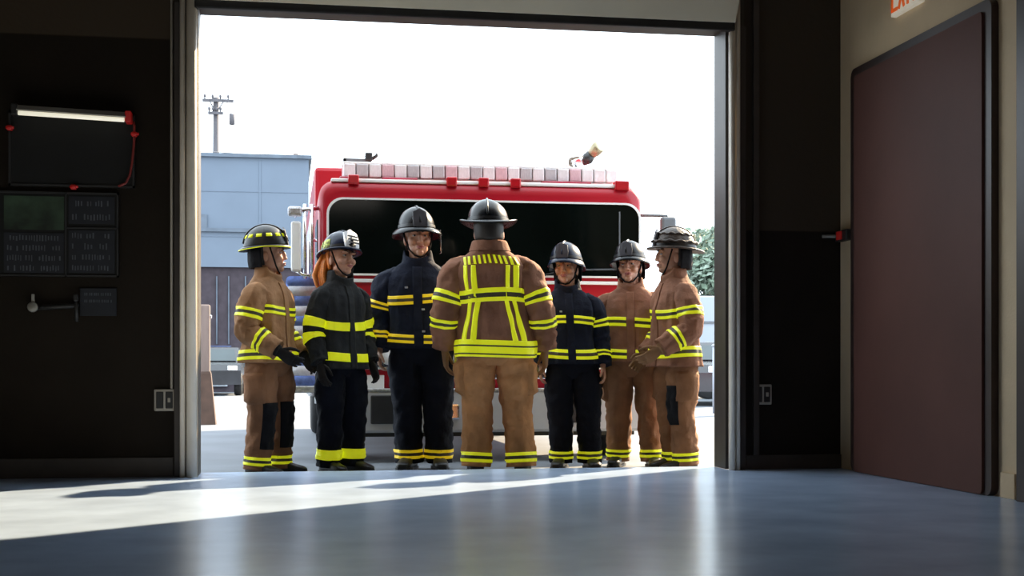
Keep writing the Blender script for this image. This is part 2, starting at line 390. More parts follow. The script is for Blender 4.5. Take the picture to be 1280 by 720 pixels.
# outlets and conduits
def outlet(u, v, label, cl):
    c = wp(u, v, DY); 
    t = empty('wall_outlet', (c.x, DY, c.z), label, 'outlet', group='double outlets beside the overhead door'); o = V(t.location)
    k = MB(); k.box(c+V((0,-.014,0)), (.135,.028,.145), 0, .008); k.build('cover_plate', M['outlet'], t).location = -o
    for sx in (-1, 1):
        k = MB(); k.box(c+V((sx*.03,-.03,0)), (.046,.006,.11), 0, .004)
        k.build('socket', M['outlet_dark'], t).location = -o
    k = MB(); k.box(c+V((.03,-.036,-.0)), (.018,.014,.03), 0, .003); k.build('switch', M['outlet'], t).location = -o
    k = MB(); x = c.x+cl; k.tube([(x, DY-.012, c.z+.072), (x, DY-.012, CEIL-.02)], .009, 8)
    tag(k.build('conduit', M['outlet']), label.split(' with')[0].replace('ivory double wall outlet', 'thin pale conduit running up the wall from the outlet'), 'conduit', 'conduits beside the overhead door')
outlet(206, 500, 'ivory double wall outlet left of the overhead door with a vertical conduit', .045)
outlet(952, 493, 'ivory double wall outlet right of the overhead door with a vertical conduit', -.045)
# red alarm fitting at the corner
q = wp(1052, 298, DY-.03)
t = empty('alarm_box', (XW, 9.13, 1.66), 'small dark alarm fitting with a red face in the right corner', 'alarm'); o = V(t.location)
k = MB(); k.box((XW-.03, 9.13, 1.66), (.06,.20,.075), 0, .008); k.build('housing', M['board_frame'], t).location = -o
k = MB(); k.box((XW-.066, 9.14, 1.66), (.016,.075,.06), 0, .005); k.build('red_face', M['redplastic'], t).location = -o
k = MB(); k.tube([(XW-.03, 9.2, 1.66), (XW-.10, 9.25, 1.665), (XW-.14, DY, 1.665)], .012, 8); k.build('cable_stub', M['fixture'], t).location = -o
# exit sign on the right wall
t = empty('exit_sign', (XW, 8.15, 3.02), 'white sign with red letters high on the beige wall above the brown door', 'sign'); o = V(t.location)
k = MB(); k.bx(XW-.04, XW, 7.96, 8.36, 3.01, 3.25, bev=.005); k.build('sign_plate', M['signwhite'], t).location = -o
def glyph(ch, y, z, h, w, k):
    th = .022; X0, X1 = XW-.046, XW-.036
    def bar(a, b):
        a = V((0, y-a[0]*w, z+a[1]*h)); b = V((0, y-b[0]*w, z+b[1]*h)); d = (b-a); L = d.length
        ang = math.atan2(d.z, d.y); rot = Matrix.Rotation(ang, 3, 'X')
        k.box((a+b)/2+V(((X0+X1)/2, 0, 0)), (X1-X0, L+th*.8, th), 0, 0, rot)
    S = {'E': [((0,0),(0,1)),((0,0),(1,0)),((0,.5),(.8,.5)),((0,1),(1,1))], 'X': [((0,0),(1,1)),((0,1),(1,0))], 'I': [((.5,0),(.5,1))], 'T': [((.5,0),(.5,1)),((0,1),(1,1))]}
    for a, b in S[ch]: bar(a, b)
k = MB()
for ch, y in zip('EXIT', (8.335, 8.235, 8.145, 8.06)): glyph(ch, y, 3.045, .17, .068, k)
k.build('lettering', M['signred'], t).location = -o

# ================================================================== FIREFIGHTERS
REF = 1.9
class TubeSurf:
    def __init__(s, pts, rad, seed, amp=.006, flat=1.0, n=40):
        pts = [V(p) for p in pts]
        P = [pts[0]*2-pts[1]]+pts+[pts[-1]*2-pts[-2]]; rr = [rad[0]]+list(rad)+[rad[-1]]
        s.c = []; s.r = []
        m = len(pts)-1
        for i in range(n+1):
            x = i/n*m; k = min(int(x), m-1); t = x-k
            def cr(a, b, c, d): return b*1.0+(c-a)*(.5*t)+(a*2-b*5+c*4-d)*(.5*t*t)+(d-a+(b-c)*3)*(.5*t*t*t)
            s.c.append(cr(P[k], P[k+1], P[k+2], P[k+3])); s.r.append(cr(rr[k], rr[k+1], rr[k+2], rr[k+3]))
        s.n = n; s.seed = seed; s.amp = amp; s.flat = flat
        s.fr = []
        for i in range(n+1):
            t = (s.c[min(i+1, n)]-s.c[max(i-1, 0)]).normalized()
            x = V((0, -1, 0)); x = (x-t*x.dot(t)).normalized(); y = t.cross(x)
            s.fr.append((x, y))
    def __call__(s, th, t, off=0):
        x = max(0, min(1, t))*s.n; k = min(int(x), s.n-1); f = x-k
        c = s.c[k].lerp(s.c[k+1], f); r = s.r[k]*(1-f)+s.r[k+1]*f
        ax = s.fr[k][0].lerp(s.fr[k+1][0], f); ay = s.fr[k][1].lerp(s.fr[k+1][1], f)
        q = V((cos(th)*1.1, sin(th)*1.1, t*7+s.seed*3.7))
        w = s.amp*(1.6*(.5-abs(noise.noise(q)))+1.1*noise.noise(q*2.1+V((5, 3, 1)))+.5*noise.noise(q*4.3))
        return c+(ax*cos(th)*s.flat+ay*sin(th))*(r+w+off)
class Torso:
    def __init__(s, keys, seed, amp=.008, n=2.5):
        s.k = keys; s.seed = seed; s.amp = amp; s.n = n
    def at(s, z):
        k = s.k
        if z <= k[0][0]: return k[0][1:]
        for a, b in zip(k, k[1:]):
            if z <= b[0]:
                f = (z-a[0])/(b[0]-a[0]); f = f*f*(3-2*f)*.5+f*.5
                return tuple(a[i]*(1-f)+b[i]*f for i in range(1, len(a)))
        return k[-1][1:]
    def __call__(s, th, z, off=0):
        hw, hd, cy = s.at(z); e = 2/s.n
        cx_, sy_ = cos(th), sin(th)
        x = math.copysign(abs(cx_)**e, cx_); y = math.copysign(abs(sy_)**e, sy_)
        q = V((cx_*1.5, sy_*1.5, z*2.6+s.seed*2.9))
        low = max(0, min(1, (1.42-z)/.12))
        w = s.amp*low*(1.8*(.45-abs(noise.noise(q)))+1.0*noise.noise(V((q.x*2.2, q.y*2.2, q.z*.9)))+.6*noise.noise(q*3.3))
        return V((x*(hw+w+off), cy+y*(hd+w+off), z))
    def th_x(s, z, x, back):
        hw = s.at(z)[0]; c = max(-1, min(1, x/hw)); c = math.copysign(abs(c)**(s.n/2), c)
        a = math.acos(c); return a if back else -a
def surf_mesh(mb, S, t0, t1, nt, nth, mi=0, cap=True):
    mb.loft([[S(2*pi*j/nth, t0+(t1-t0)*i/nt) for j in range(nth)] for i in range(nt+1)], mi, cap)
def tape(S, t0, t1, off=.004, nth=48, th=(0, 2*pi), mats3=True, warp=None, rows=9, split=(.38, .62)):
    """reflective tape following a cloth surface: bright - dark - bright"""
    mb = MB(); full = abs(th[1]-th[0]-2*pi) < 1e-6 if not callable(th[0]) else False
    grid = []
    for i in range(rows+1):
        f = i/rows; t = t0+(t1-t0)*f; row = []
        for jn in range(nth if full else nth+1):
            a, b = (th[0](t), th[1](t)) if callable(th[0]) else th
            an = a+(b-a)*jn/nth
            tt = t+(warp(an) if warp else 0)
            row.append((an, tt))
        grid.append(row)
    n = len(grid[0])
    vs = [S(a, t, off) for r_ in grid for a, t in r_]+[S(a, t, -.004) for r_ in grid for a, t in r_]
    o2 = n*(rows+1)
    for i in range(rows):
        f = (i+.5)/rows; mi = 1 if (mats3 and split[0] < f < split[1]) else 0
        fs = []
        for jn in range(n if full else n-1):
            k = (jn+1) % n
            fs.append((i*n+jn, i*n+k, (i+1)*n+k, (i+1)*n+jn))
        o = len(mb.v)
        if i == 0: mb.v += vs
        for q in fs: mb.f.append(q); mb.mi.append(mi); mb.sm.append(True)
    for jn in range(n if full else n-1):
        k = (jn+1) % n
        for q in ((jn, k, o2+k, o2+jn), (rows*n+jn, rows*n+k, o2+rows*n+k, o2+rows*n+jn)):
            mb.f.append(q); mb.mi.append(0); mb.sm.append(False)
    if not full:
        for i in range(rows):
            for c_ in (0, n-1):
                a, b = i*n+c_, (i+1)*n+c_; mb.f.append((a, b, o2+b, o2+a)); mb.mi.append(0); mb.sm.append(False)
    return mb

def hand(mb, wrist, d, side, curl=.5, s=1.0):
    """wrist point, unit direction of the fingers, side = +1 when the thumb is towards -Y and palm faces the body"""
    d = V(d).normalized()
    f = V((0, -1, 0)); f = (f-d*f.dot(d)).normalized()      # thumb side
    nrm = d.cross(f)*side                                   # palm normal (towards the body)
    if nrm.x*side > 0: nrm = -nrm
    P = lambda a, b, c: wrist+(d*a+f*b+nrm*c)*s
    # palm
    rings = []
    for a, w, t in ((-.045,.027,.022),(-.01,.029,.021),(.02,.036,.019),(.06,.043,.017),(.088,.042,.015),(.1,.036,.011)):
        rings.append([P(a, w*cos(q)*1.0-.002, t*sin(q)) for q in [2*pi*i/14 for i in range(14)]])
    mb.loft(rings)
    for k, (b, L, r) in enumerate(((.030,.072,.0098),(.010,.080,.0102),(-.011,.074,.0098),(-.031,.058,.0088))):
        pts = []; ang = .15+curl*.25; p0 = (.085, 0)
        a, c = p0; pts.append(P(a, b*.95, c))
        for q, fr in enumerate((.45, .30, .25)):
            a += L*fr*cos(ang); c += L*fr*sin(ang); ang += curl*(.8+.1*k)
            pts.append(P(a, b*(1.0+.05*q), c))
        mb.tube(pts, [r*1.1, r*1.05, r, r*.85], 10, round_end=True)
    mb.tube([P(.012, .026, .006), P(.045, .052, .016), P(.073, .060, .026), P(.096, .058, .036)], [.014, .0125, .011, .009], 10, round_end=True)

def make_person(u, d, vtop, yaw, name, label, coat, trou, tapem, skin, arms, head=(0, 0, 0), girth=1, lean=(0, 0), feet=((-.125, 0, 0), (.125, 0, 0)),
                helmet='trad', hm='helm', gloves=None, chest=(1.20, 1.262), hem=(.875, .945), sleeve=(.36, .45), cuff=(.74, .83), ankle=(.09, .165), back_cross=False,
                knee=None, hair='hair_dark', pony=False, hs=1.0, nk=1.0, nkz=0, shz=0, flap=True, brim=(.055, .055, .11, 0, .02), pockets=True, seed=1, coat_len=.80, wide=False, shield='shield_d', trim=True, clips=0, dtape=True, chinstrap=True, female=False, neckflap=True):
    T = CAMH-GZ+(HOR-vtop)/F*d
    base = pt(u, HOR, d); base.z = GZ
    root = empty('firefighter', base, label, 'person', R(yaw)-phi(u), group='firefighters gathered in front of the fire engine')
    s = T/REF
    def deform(p):
        if shz:
            a_ = max(0, min(1, (p.z-1.16)/.22)); b_ = max(0, min(1, (p.z-1.50)/.10))
            p = V((p.x, p.y, p.z+shz*a_*a_*(3-2*a_)*(1-b_)))
        f = max(0, min(1, (p.z-1.40)/.14)); f = f*f*(3-2*f)
        lw = max(0, min(1, (p.z-.62)/.25)); gb = 1+(girth-1)*(.25+.75*lw)
        g = gb*(1-f)+1*f
        h = max(0, p.z/REF)
        return V(((p.x*g+lean[0]*h**1.3)*s, (p.y*g+lean[1]*h**1.3)*s, p.z*s))
    def mk(mb, nm, mats, parent=root): return mb.xf(deform).build(nm, mats, parent)
    tm = [M[tapem], M['tapegap']]
    # head frame
    piv = V((0, .01, 1.55))
    Hm = Matrix.Rotation(R(head[0]), 3, 'Z') @ Matrix.Rotation(R(head[2]), 3, 'Y') @ Matrix.Rotation(R(head[1]), 3, 'X')
    def hd(p):
        p = V(p); p = V((p.x*1.15*hs, .012+(p.y-.012)*1.13*hs, p.z if p.z > 1.725 else 1.725+(p.z-1.725)*1.10))
        return piv+Hm @ (p-piv)
    def headpart(mb): return mb.xf(hd)
    # ---------------- limbs
    sh = {}; body = MB()
    hips = {-1: V((-.095, .0, .86)), 1: V((.095, .0, .86))}
    legS = {}; armS = {}
    for si, sd in enumerate((-1, 1)):
        fx, fy, fyaw = feet[si]
        ank = V((fx, fy+.01, .05)); knee_p = hips[sd].lerp(ank, .5)+V((sd*.008, -.02, 0))
        legS[sd] = TubeSurf([hips[sd]+V((0, 0, .03)), hips[sd].lerp(knee_p, .45)+V((sd*.012, 0, 0)), knee_p, knee_p.lerp(ank, .55), ank], [.112, .116, .098, .093, .091], seed+si*1.7, .012)
        body.tube([hips[sd], knee_p, V((fx, fy+.01, .09)), V((fx, fy, .03))], [.07, .048, .035, .035], 10)
        el, wr = arms[si]
        sp = V((sd*.11, .006, 1.39)); s2 = V((sd*.200, .005, 1.338))
        el = V(el); wr = V(wr)
        armS[sd] = TubeSurf([sp, s2, s2.lerp(el, .5)+V((sd*.012, .008, 0)), el, el.lerp(wr, .5), wr], [.055, .086, .090, .083, .076, .068], seed+5+si*2.3, .012)
        body.tube([V((sd*.1, 0, 1.37)), V((sd*.19, 0, 1.34)), el, wr-(wr-el).normalized()*.01], [.06, .05, .036, .028], 10)
        hb = MB(); dirv = (wr-el).normalized()
        if gloves:
            hand(hb, wr+dirv*.02, dirv, sd, .42, 1.16); hb.tube([wr-dirv*.05, wr+dirv*.012], [.050, .044], 12)
            g = mk(hb, 'glove', M[gloves]); md = g.modifiers.new('r', 'REMESH'); md.mode = 'VOXEL'; md.voxel_size = .0045; md.use_smooth_shade = True
        else:
            hand(body, wr+dirv*.01, dirv, sd, .55, 1.0); body.tube([wr-dirv*.06, wr+dirv*.01], [.028, .026], 10)
    # ---------------- body with head, one continuous surface
    body.loft([[V((rx*cos(a), ry*sin(a), z)) for a in [2*pi*i/18 for i in range(18)]] for z, rx, ry in ((.78,.13,.09),(.9,.16,.11),(1.05,.145,.1),(1.25,.17,.11),(1.36,.15,.09),(1.42,.08,.07))])
    hb = MB()
    fw = .93 if female else 1.0
    hb.tube([(0, .012, 1.36), (0, .012, 1.47), hd((0, .012, 1.56)), hd((0, .012, 1.63))], [.07*fw, .068*fw, .062*fw, .062*fw], 14)
    h2 = MB()
    h2.ell((0, .012, 1.705), (.076, .097, .098), 0, 20, 14)
    h2.ell((0, -.028, 1.645), (.066*fw, .068, .088), 0, 20, 14)
    h2.ell((0, -.030, 1.587), (.053*fw, .058, .05), 0, 18, 12)
    h2.ell((0, -.076, 1.556), (.023, .021, .021), 0)
    h2.ell((0, -.098, 1.652), (.0115, .02, .036), 0, 12, 10, Matrix.Rotation(R(-18), 3, 'X'))
    h2.ell((0, -.110, 1.626), (.0115*fw, .015, .0115), 0, 12, 10)
    for sx in (-1, 1):
        h2.ell((sx*.012*fw, -.100, 1.621), (.0085*fw, .012, .008), 0, 10, 8)
        h2.ell((sx*.033, -.083, 1.690), (.031, .017, .010), 0, 12, 8)
        h2.ell((sx*.041, -.070, 1.628), (.026, .028, .026), 0, 12, 8)
        h2.ell((sx*.075, .012, 1.640), (.011, .022, .034), 0, 12, 10, Matrix.Rotation(R(sx*14), 3, 'Z'))
        h2.ell((sx*.045, -.01, 1.585), (.016, .035, .028), 0, 12, 8)
    h2.ell((0, -.086, 1.588), (.028, .02, .022), 0, 14, 10)
    headpart(h2)
    for mb in (hb, h2):
        body.add(mb.v, mb.f, 0)
    b = mk(body, 'body', M[skin]); md = b.modifiers.new('r', 'REMESH'); md.mode = 'VOXEL'; md.voxel_size = .005; md.use_smooth_shade = True
    md = b.modifiers.new('s', 'SMOOTH'); md.factor = .5; md.iterations = 2
    # face parts
    for sx in (-1, 1):
        e = MB(); e.ell((sx*.032, -.0835, 1.664), (.0145, .012, .0068), 0, 14, 10); e.ell((sx*.032, -.0915, 1.664), (.0058, .0052, .0062), 1, 10, 8)
        mk(headpart(e), 'eye', [M['eye'], M['iris']])
        e = MB(); e.tube([(sx*.012, -.100, 1.686), (sx*.03, -.102, 1.694), (sx*.047, -.092, 1.691), (sx*.058, -.078, 1.683)], [.0035, .0045, .004, .002], 8)
        mk(headpart(e), 'eyebrow', M['brow'])
    e = MB()
    e.tube([(-.025, -.097, 1.590), (-.01, -.1065, 1.5945), (0, -.107, 1.593), (.01, -.1065, 1.5945), (.025, -.097, 1.590)], [.002, .0052, .0052, .0052, .002], 8)
    e.tube([(-.022, -.0975, 1.587), (-.008, -.105, 1.582), (.008, -.105, 1.582), (.022, -.0975, 1.587)], [.002, .006, .006, .002], 8)
    mk(headpart(e), 'mouth', M['lips'])
    # hair at the back and sides of the head
    e = MB(); rings = []
    for z, k_ in ((1.745, 1.0), (1.70, 1.02), (1.66, 1.0), (1.62, .95), (1.585, .84)):
        r_ = []
        for jn in range(17):
            a = R(8)+(pi-R(16))*jn/16
            r_.append(V((.080*k_*cos(a), .012+.101*k_*sin(a), z)))
        rings.append(r_)
    n_ = 17; e.loft(rings, 0, cap=False, closed=False)
    hh = mk(headpart(e), 'hair', M[hair]); sd_ = hh.modifiers.new('t', 'SOLIDIFY'); sd_.thickness = .012; sd_.offset = 0
    if pony:
        e = MB()
        random.seed(3)
        for q in range(16):
            ox, oy = random.uniform(-.05, .05), random.uniform(-.02, .03)
            e.tube([(-.05+ox*.5, .075+oy, 1.70), (-.055+ox*.9, .10+oy, 1.63), (-.06+ox*1.3, .105+oy*1.3, 1.55), (-.065+ox*1.1, .10+oy*1.5, 1.48), (-.06+ox*.6, .095+oy, 1.425)], [.014, .017, .018, .015, .006], 8)
        mk(e.xf(hd), 'long_hair', M[hair])
    # ---------------- trousers
    tr = MB()
    for sd in (-1, 1): surf_mesh(tr, legS[sd], 0, 1, 44, 28)
    pel = Torso([(.74, .15, .095, .0), (.80, .20, .13, .0), (.88, .215, .14, .0), (1.02, .19, .125, .0)], seed+9, .006)
    surf_mesh(tr, pel, .74, 1.02, 8, 36)
    tro = mk(tr, 'trousers', M[trou])
    for sd in (-1, 1):
        z0, z1 = ankle; t0, t1 = 1-(z1-.05)/.84, 1-(z0-.05)/.84
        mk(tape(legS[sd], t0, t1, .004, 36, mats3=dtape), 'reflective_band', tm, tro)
        if pockets:
            pk = MB(); S = legS[sd]; a0 = pi/2 if S(pi/2, .3).x*sd > S(-pi/2, .3).x*sd else -pi/2
            rings = []
            for i in range(8):
                t = .15+.27*i/7; o_ = .026 if 0 < i < 7 else -.01
                if i == 6: o_ = .034
                rings.append([S(a0+(-.85+1.7*jn/10), t, (o_ if 0 < jn < 10 else -.01)) for jn in range(11)])
            pk.loft(rings, 0, cap=False, closed=False)
            mk(pk, 'cargo_pocket', M[trou], tro)
        if knee and sd in knee[0]:
            mk(tape(legS[sd], knee[1], knee[2], .006, 16, th=(knee[3], knee[4]), mats3=False, rows=14), 'knee_patch', [M['blackcloth']], tro)
    # ---------------- coat
    L = coat_len
    keys = [(L, .245, .178, .0), (L+.08, .238, .170, .0), (.98, .218, .158, .0), (1.1, .208, .152, .0), (1.22, .212, .150, .0), (1.30, .220, .145, .003), (1.36, .222, .134, .006), (1.405, .200, .120, .01), (1.445, .155, .105, .012), (1.48, .112, .096, .014), (1.50, .098, .090, .014)]
    TS = Torso(keys, seed, .017)
    ct = MB()
    nth = 72
    rings = [[TS(2*pi*jn/nth, L+.03, -.06) for jn in range(nth)]]
    rings += [[TS(2*pi*jn/nth, L+(1.50-L)*i/52) for jn in range(nth)] for i in range(53)]
    ct.loft(rings)
    for sd in (-1, 1):
        S = armS[sd]
        rings = [[S(2*pi*jn/32, i/44) for jn in range(32)] for i in range(45)]
        rings.append([S(2*pi*jn/32, .985, -.018) for jn in range(32)])
        ct.loft(rings)
    co = mk(ct, 'coat', M[coat])
    # collar
    cl = MB(); rings = []
    for z, w, dd, cy in ((1.465, .122, .104, .012), (1.50, .110, .102, .008), (1.545, .104, .102, .004), (1.562, .098, .096, .004), (1.545, .090, .088, .004), (1.48, .086, .080, .008)):
        rings.append([V((w*nk*cos(a), cy+dd*nk*sin(a), z+(nkz if z > 1.47 else 0)-(.062 if sin(a) < -.5 else 0)*max(0, -sin(a)))) for a in [2*pi*i/32 for i in range(32)]])
    cl.loft(rings, cap=False); mk(cl, 'collar', M[coat], co)
    # storm flap and clips at the front
    wdt = .032
    fl = tape(TS, L+.005, 1.44, .007, 4, th=(lambda z: TS.th_x(z, -wdt, False), lambda z: TS.th_x(z, wdt, False)), mats3=False, rows=40)
    mk(fl, 'storm_flap', [M[coat]], co)
    for q in range(clips):
        cz = 1.29-q*.155; p0 = TS(-pi/2, cz, .012)
        k_ = MB(); k_.box(p0+V((.035 if q else -.075, 0, 0)), (.022, .012, .014), 0, .003); mk(k_, 'clip', M['clip'], co)
    # tapes
    wv = lambda a: .010*sin(a*2+seed)
    if chest:
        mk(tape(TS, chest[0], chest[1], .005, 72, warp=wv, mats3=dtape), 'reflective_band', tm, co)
    if hem:
        if wide:
            mk(tape(TS, hem[0], hem[1], .005, 72, warp=lambda a: .006*sin(a*2), rows=14, split=(.22, .36)), 'reflective_band', tm, co)
            mk(tape(TS, hem[1]+.0, hem[1]+.045, .005, 72, warp=lambda a: .006*sin(a*2), rows=8, split=(.05, .3)), 'reflective_band', tm, co)
        else:
            mk(tape(TS, hem[0], hem[1], .005, 72, warp=lambda a: .008*sin(a*2+1), mats3=dtape), 'reflective_band', tm, co)
    for sd in (-1, 1):
        for tt in (sleeve, cuff):
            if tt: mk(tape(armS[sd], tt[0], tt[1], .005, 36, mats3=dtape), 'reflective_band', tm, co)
    if back_cross:
        fx_ = lambda z, x: x*((.84+.34*min(1, (1.19-z)/.3)) if z < 1.19 else .94+.06*(z-1.19)/.15)
        for x in (-.125, .125):
            for xx in (-.024, .024):
                mk(tape(TS, .90, 1.362, .0045, 3, th=(lambda z, x=x, xx=xx: TS.th_x(z, fx_(z, x)+xx-.0125, True), lambda z, x=x, xx=xx: TS.th_x(z, fx_(z, x)+xx+.0125, True)), mats3=False, rows=40), 'reflective_strip', [M[tapem]], co)
        lt = MB(); xs = [-.158, -.128, -.092, -.062, -.030, .004, .034, .066, .096, .128, .154]
        def stroke(xa, za, xb, zb, w=.0068):
            st = 6; top = []
            vs = []
            for i in range(st+1):
                f = i/st; z = za+(zb-za)*f; x = xa+(xb-xa)*f
                for o_, dx in ((.006, -w), (.006, w), (-.003, w), (-.003, -w)):
                    zz = min(z, 1.44); vs.append(TS(TS.th_x(zz, x+dx, True), zz, o_))
            rings = [vs[i*4:i*4+4] for i in range(st+1)]
            lt.loft(rings, smooth=False)
        for i, x in enumerate(xs):
            stroke(x-.005, 1.376-.08*abs(x), x+.006, 1.436-.10*abs(x))
            if i in (2, 4, 6): stroke(x-.010, 1.433-.10*abs(x), x+.018, 1.434-.10*abs(x), .005)
            if i in (0, 8): stroke(x-.006, 1.377-.08*abs(x), x+.012, 1.378-.08*abs(x), .005)
        mk(lt, 'back_lettering', M[tapem], co)
    # ---------------- boots
    for si, sd in enumerate((-1, 1)):
        fx, fy, fyaw = feet[si]; bt = MB()
        rz = Matrix.Rotation(R(fyaw), 3, 'Z')
        rings = []
        for y, w, h, z0 in ((.095, .03, .06, .018), (.085, .043, .10, .006), (.04, .047, .13, .0), (-.01, .046, .135, .0), (-.07, .049, .095, .0), (-.13, .053, .075, .0), (-.175, .050, .062, .002), (-.20, .038, .048, .006), (-.212, .018, .03, .012)):
            r_ = []
            for q in range(18):
                a = 2*pi*q/18; cz = sin(a); cx_ = cos(a)
                r_.append(V((math.copysign(abs(cx_)**.7, cx_)*w, y, z0+h*(.5+.5*math.copysign(abs(cz)**.6, cz)))))
            rings.append(r_)
        bt.loft(rings)
        bt.tube([(0, .03, .06), (0, .028, .12), (0, .024, .17)], [.054, .056, .056], 18)
        sl = MB(); out = []
        for y, w in ((.10, .032), (.085, .048), (.03, .050), (-.05, .048), (-.13, .058), (-.18, .053), (-.21, .03)): out.append((y, w))
        poly = [V((w, y, 0)) for y, w in out]+[V((-w, y, 0)) for y, w in reversed(out)]
        sl.prism(poly, V((0, 0, 0)), V((0, 0, .022)))
        tf = lambda p: V((fx, fy, 0))+rz @ p
        bo = mk(bt.xf(tf), 'boot', M['boot']); mk(sl.xf(tf), 'sole', M['rubber'], bo)
    # ---------------- helmet
    hz = 1.712; dm = MB(); rx, ry, rzz = .113, .143, .164
    cen = V((0, .012, hz))
    def dome(th, ph, off=0):
        comb = .05*max(0, cos(4*th))**6*sin(2*min(ph, pi/2))
        e = 1+comb
        return cen+V(((rx+off)*cos(ph)*cos(th)*e, (ry+off)*cos(ph)*sin(th)*e, (rzz+off)*sin(ph)*(1+.0*comb)))
    rings = [[dome(2*pi*j_/64, ph) for j_ in range(64)] for ph in [pi/2*i/18*.985 for i in range(19)]]
    rings.insert(0, [dome(2*pi*j_/64, 0, -.012)+V((0, 0, -.004)) for j_ in range(64)])
    dm.loft(rings)
    # front to back ridge
    rg = [dome(-pi/2, ph, .004) for ph in [pi/2*i/8*.99 for i in range(1, 9)]]+[dome(pi/2, ph, .004) for ph in [pi/2*i/8*.99 for i in range(8, 0, -1)]]
    dm.tube(rg, .006, 8)
    he = mk(headpart(dm), 'helmet', M[hm])
    bf, bs, bb, up, droop = brim
    br = MB(); rings = []
    def ext(a):
        s_ = sin(a); return bs+(bb-bs)*max(0, s_)**2+(bf-bs)*max(0, -s_)**2
    for k_, z in ((-.06, 0), (.0, .004), (.5, .003), (.92, .0), (1.0, -.006), (.95, -.013), (.5, -.007), (0, -.008), (-.06, -.008)):
        r_ = []
        for q in range(56):
            a = 2*pi*q/56; e = ext(a)*max(k_, -.1) if k_ >= 0 else -.012
            kk = max(k_, 0)
            zz = z+kk*kk*(up*abs(cos(a))**2-droop*max(0, sin(a))-.5*droop*max(0, -sin(a)))
            r_.append(cen+V(((rx+e)*cos(a), (ry+e)*sin(a), zz)))
        rings.append(r_)
    rings.append(rings[0])
    br.loft(rings, cap=False); mk(headpart(br), 'brim', M[hm], he)
    # front shield
    shd = MB(); outline = [(-.042, .0), (.042, .0), (.046, .05), (.040, .105), (.018, .117), (0, .132), (-.018, .117), (-.040, .105), (-.046, .05)]
    if helmet == 'big': outline = [(x*1.35, z*1.12) for x, z in outline]
    fr_ = []; bk_ = []
    for x, z in outline:
        yy = -(ry+.016)*math.sqrt(max(.05, 1-(z/(rzz*1.35))**2))+x*x*5
        fr_.append(cen+V((x, yy, .006+z))); bk_.append(cen+V((x, yy+.012, .006+z)))
    shd.loft([fr_, bk_], 0, smooth=False)
    if helmet == 'big':
        for q in range(3):
            zz = .03+.026*q
            yy = -(ry+.018)*math.sqrt(max(.05, 1-(zz/(rzz*1.35))**2))
            shd.box(cen+V((0, yy-.0, .006+zz)), (.085, .012, .009), 1)
    mk(headpart(shd), 'front_shield', [M[shield], M['blackpl']], he)
    if helmet == 'band' :
        for q in range(12):
            a = R(15+q*30); t_ = MB()
            t_.loft([[dome(a+da, ph, .003) for da in (-.15, -.05, .05, .15)] for ph in (.42, .50, .58)], cap=False, closed=False)
            o_ = mk(headpart(t_), 'reflective_marker', M['lime'], he); sdm = o_.modifiers.new('t', 'SOLIDIFY'); sdm.thickness = .004
        t_ = MB(); rr_ = []
        for k_ in (0, .5, 1): rr_.append([cen+V(((rx+ext(a)+.0015)*cos(a), (ry+ext(a)+.0015)*sin(a), -.004-droop*max(0, sin(a))-.5*droop*max(0, -sin(a))-.006*k_)) for a in [2*pi*q/48 for q in range(48)]])
        t_.loft(rr_, cap=False); mk(headpart(t_), 'rim_trim', M['lime'], he)
    if helmet == 'big':
        for a0 in (pi*.80, pi*1.0):
            t_ = MB()
            t_.loft([[dome(a0+da, ph, .004) for da in (-.24, -.08, .08, .24)] for ph in (.06, .2, .36, .5)], cap=False, closed=False)
            o_ = mk(headpart(t_), 'mottled_patch', M['camo'], he); sdm = o_.modifiers.new('t', 'SOLIDIFY'); sdm.thickness = .004
    # hat band / goggle strap
    bd = MB(); bd.loft([[dome(2*pi*q/48, ph, .0035) for q in range(48)] for ph in (.05, .11, .17)], cap=False); mk(headpart(bd), 'hat_band', M['blackpl'], he)
    if helmet == 'layer':
        for ph, ex in ((.35, .018), (.75, .014)):
            t_ = MB(); random.seed(int(ph*100))
            ringsl = []
            for kk, zo in ((0, 0), (ex, -.008), (ex*1.6, -.02), (ex*1.3, -.028), (0, -.012)):
                ringsl.append([dome(2*pi*q/48, ph, kk)+V((0, 0, zo+.006*sin(q*1.7))) for q in range(48)])
            t_.loft(ringsl, cap=False); mk(headpart(t_), 'leather_layer', M[hm], he)
    if helmet == 'visor':
        t_ = MB()
        fr2 = [V((.128, -.06+.0*i, 1.735-.022*i)) for i in range(9)]
        t_.box((.134, -.045, 1.63), (.006, .05, .15), 0, .002)
        mk(headpart(t_), 'ear_visor', M['chrome'], he)
    # neck curtain
    if neckflap:
        e = MB(); rings = []
        for z, k_ in ((1.71, 1.0), (1.67, 1.06), (1.62, 1.08), (1.57, 1.04)):
            rings.append([V((.098*k_*cos(a)*(1+.02*sin(a*9)), .015+.112*k_*sin(a)*(1+.02*sin(a*9)), z)) for a in [R(12)+(pi-R(24))*q/24 for q in range(25)]])
        e.loft(rings, cap=False, closed=False); o_ = mk(headpart(e), 'neck_curtain', M['blackcloth'], he); sdm = o_.modifiers.new('t', 'SOLIDIFY'); sdm.thickness = .006
    if chinstrap:
        e = MB(); e.tube([(-.092, -.02, 1.70), (-.082, -.035, 1.64), (-.062, -.05, 1.575), (-.03, -.062, 1.537), (0, -.066, 1.528), (.03, -.062, 1.537), (.062, -.05, 1.575), (.082, -.035, 1.64), (.092, -.02, 1.70)], .0055, 8)
        mk(headpart(e), 'chin_strap', M['blackcloth'], he)
    return root

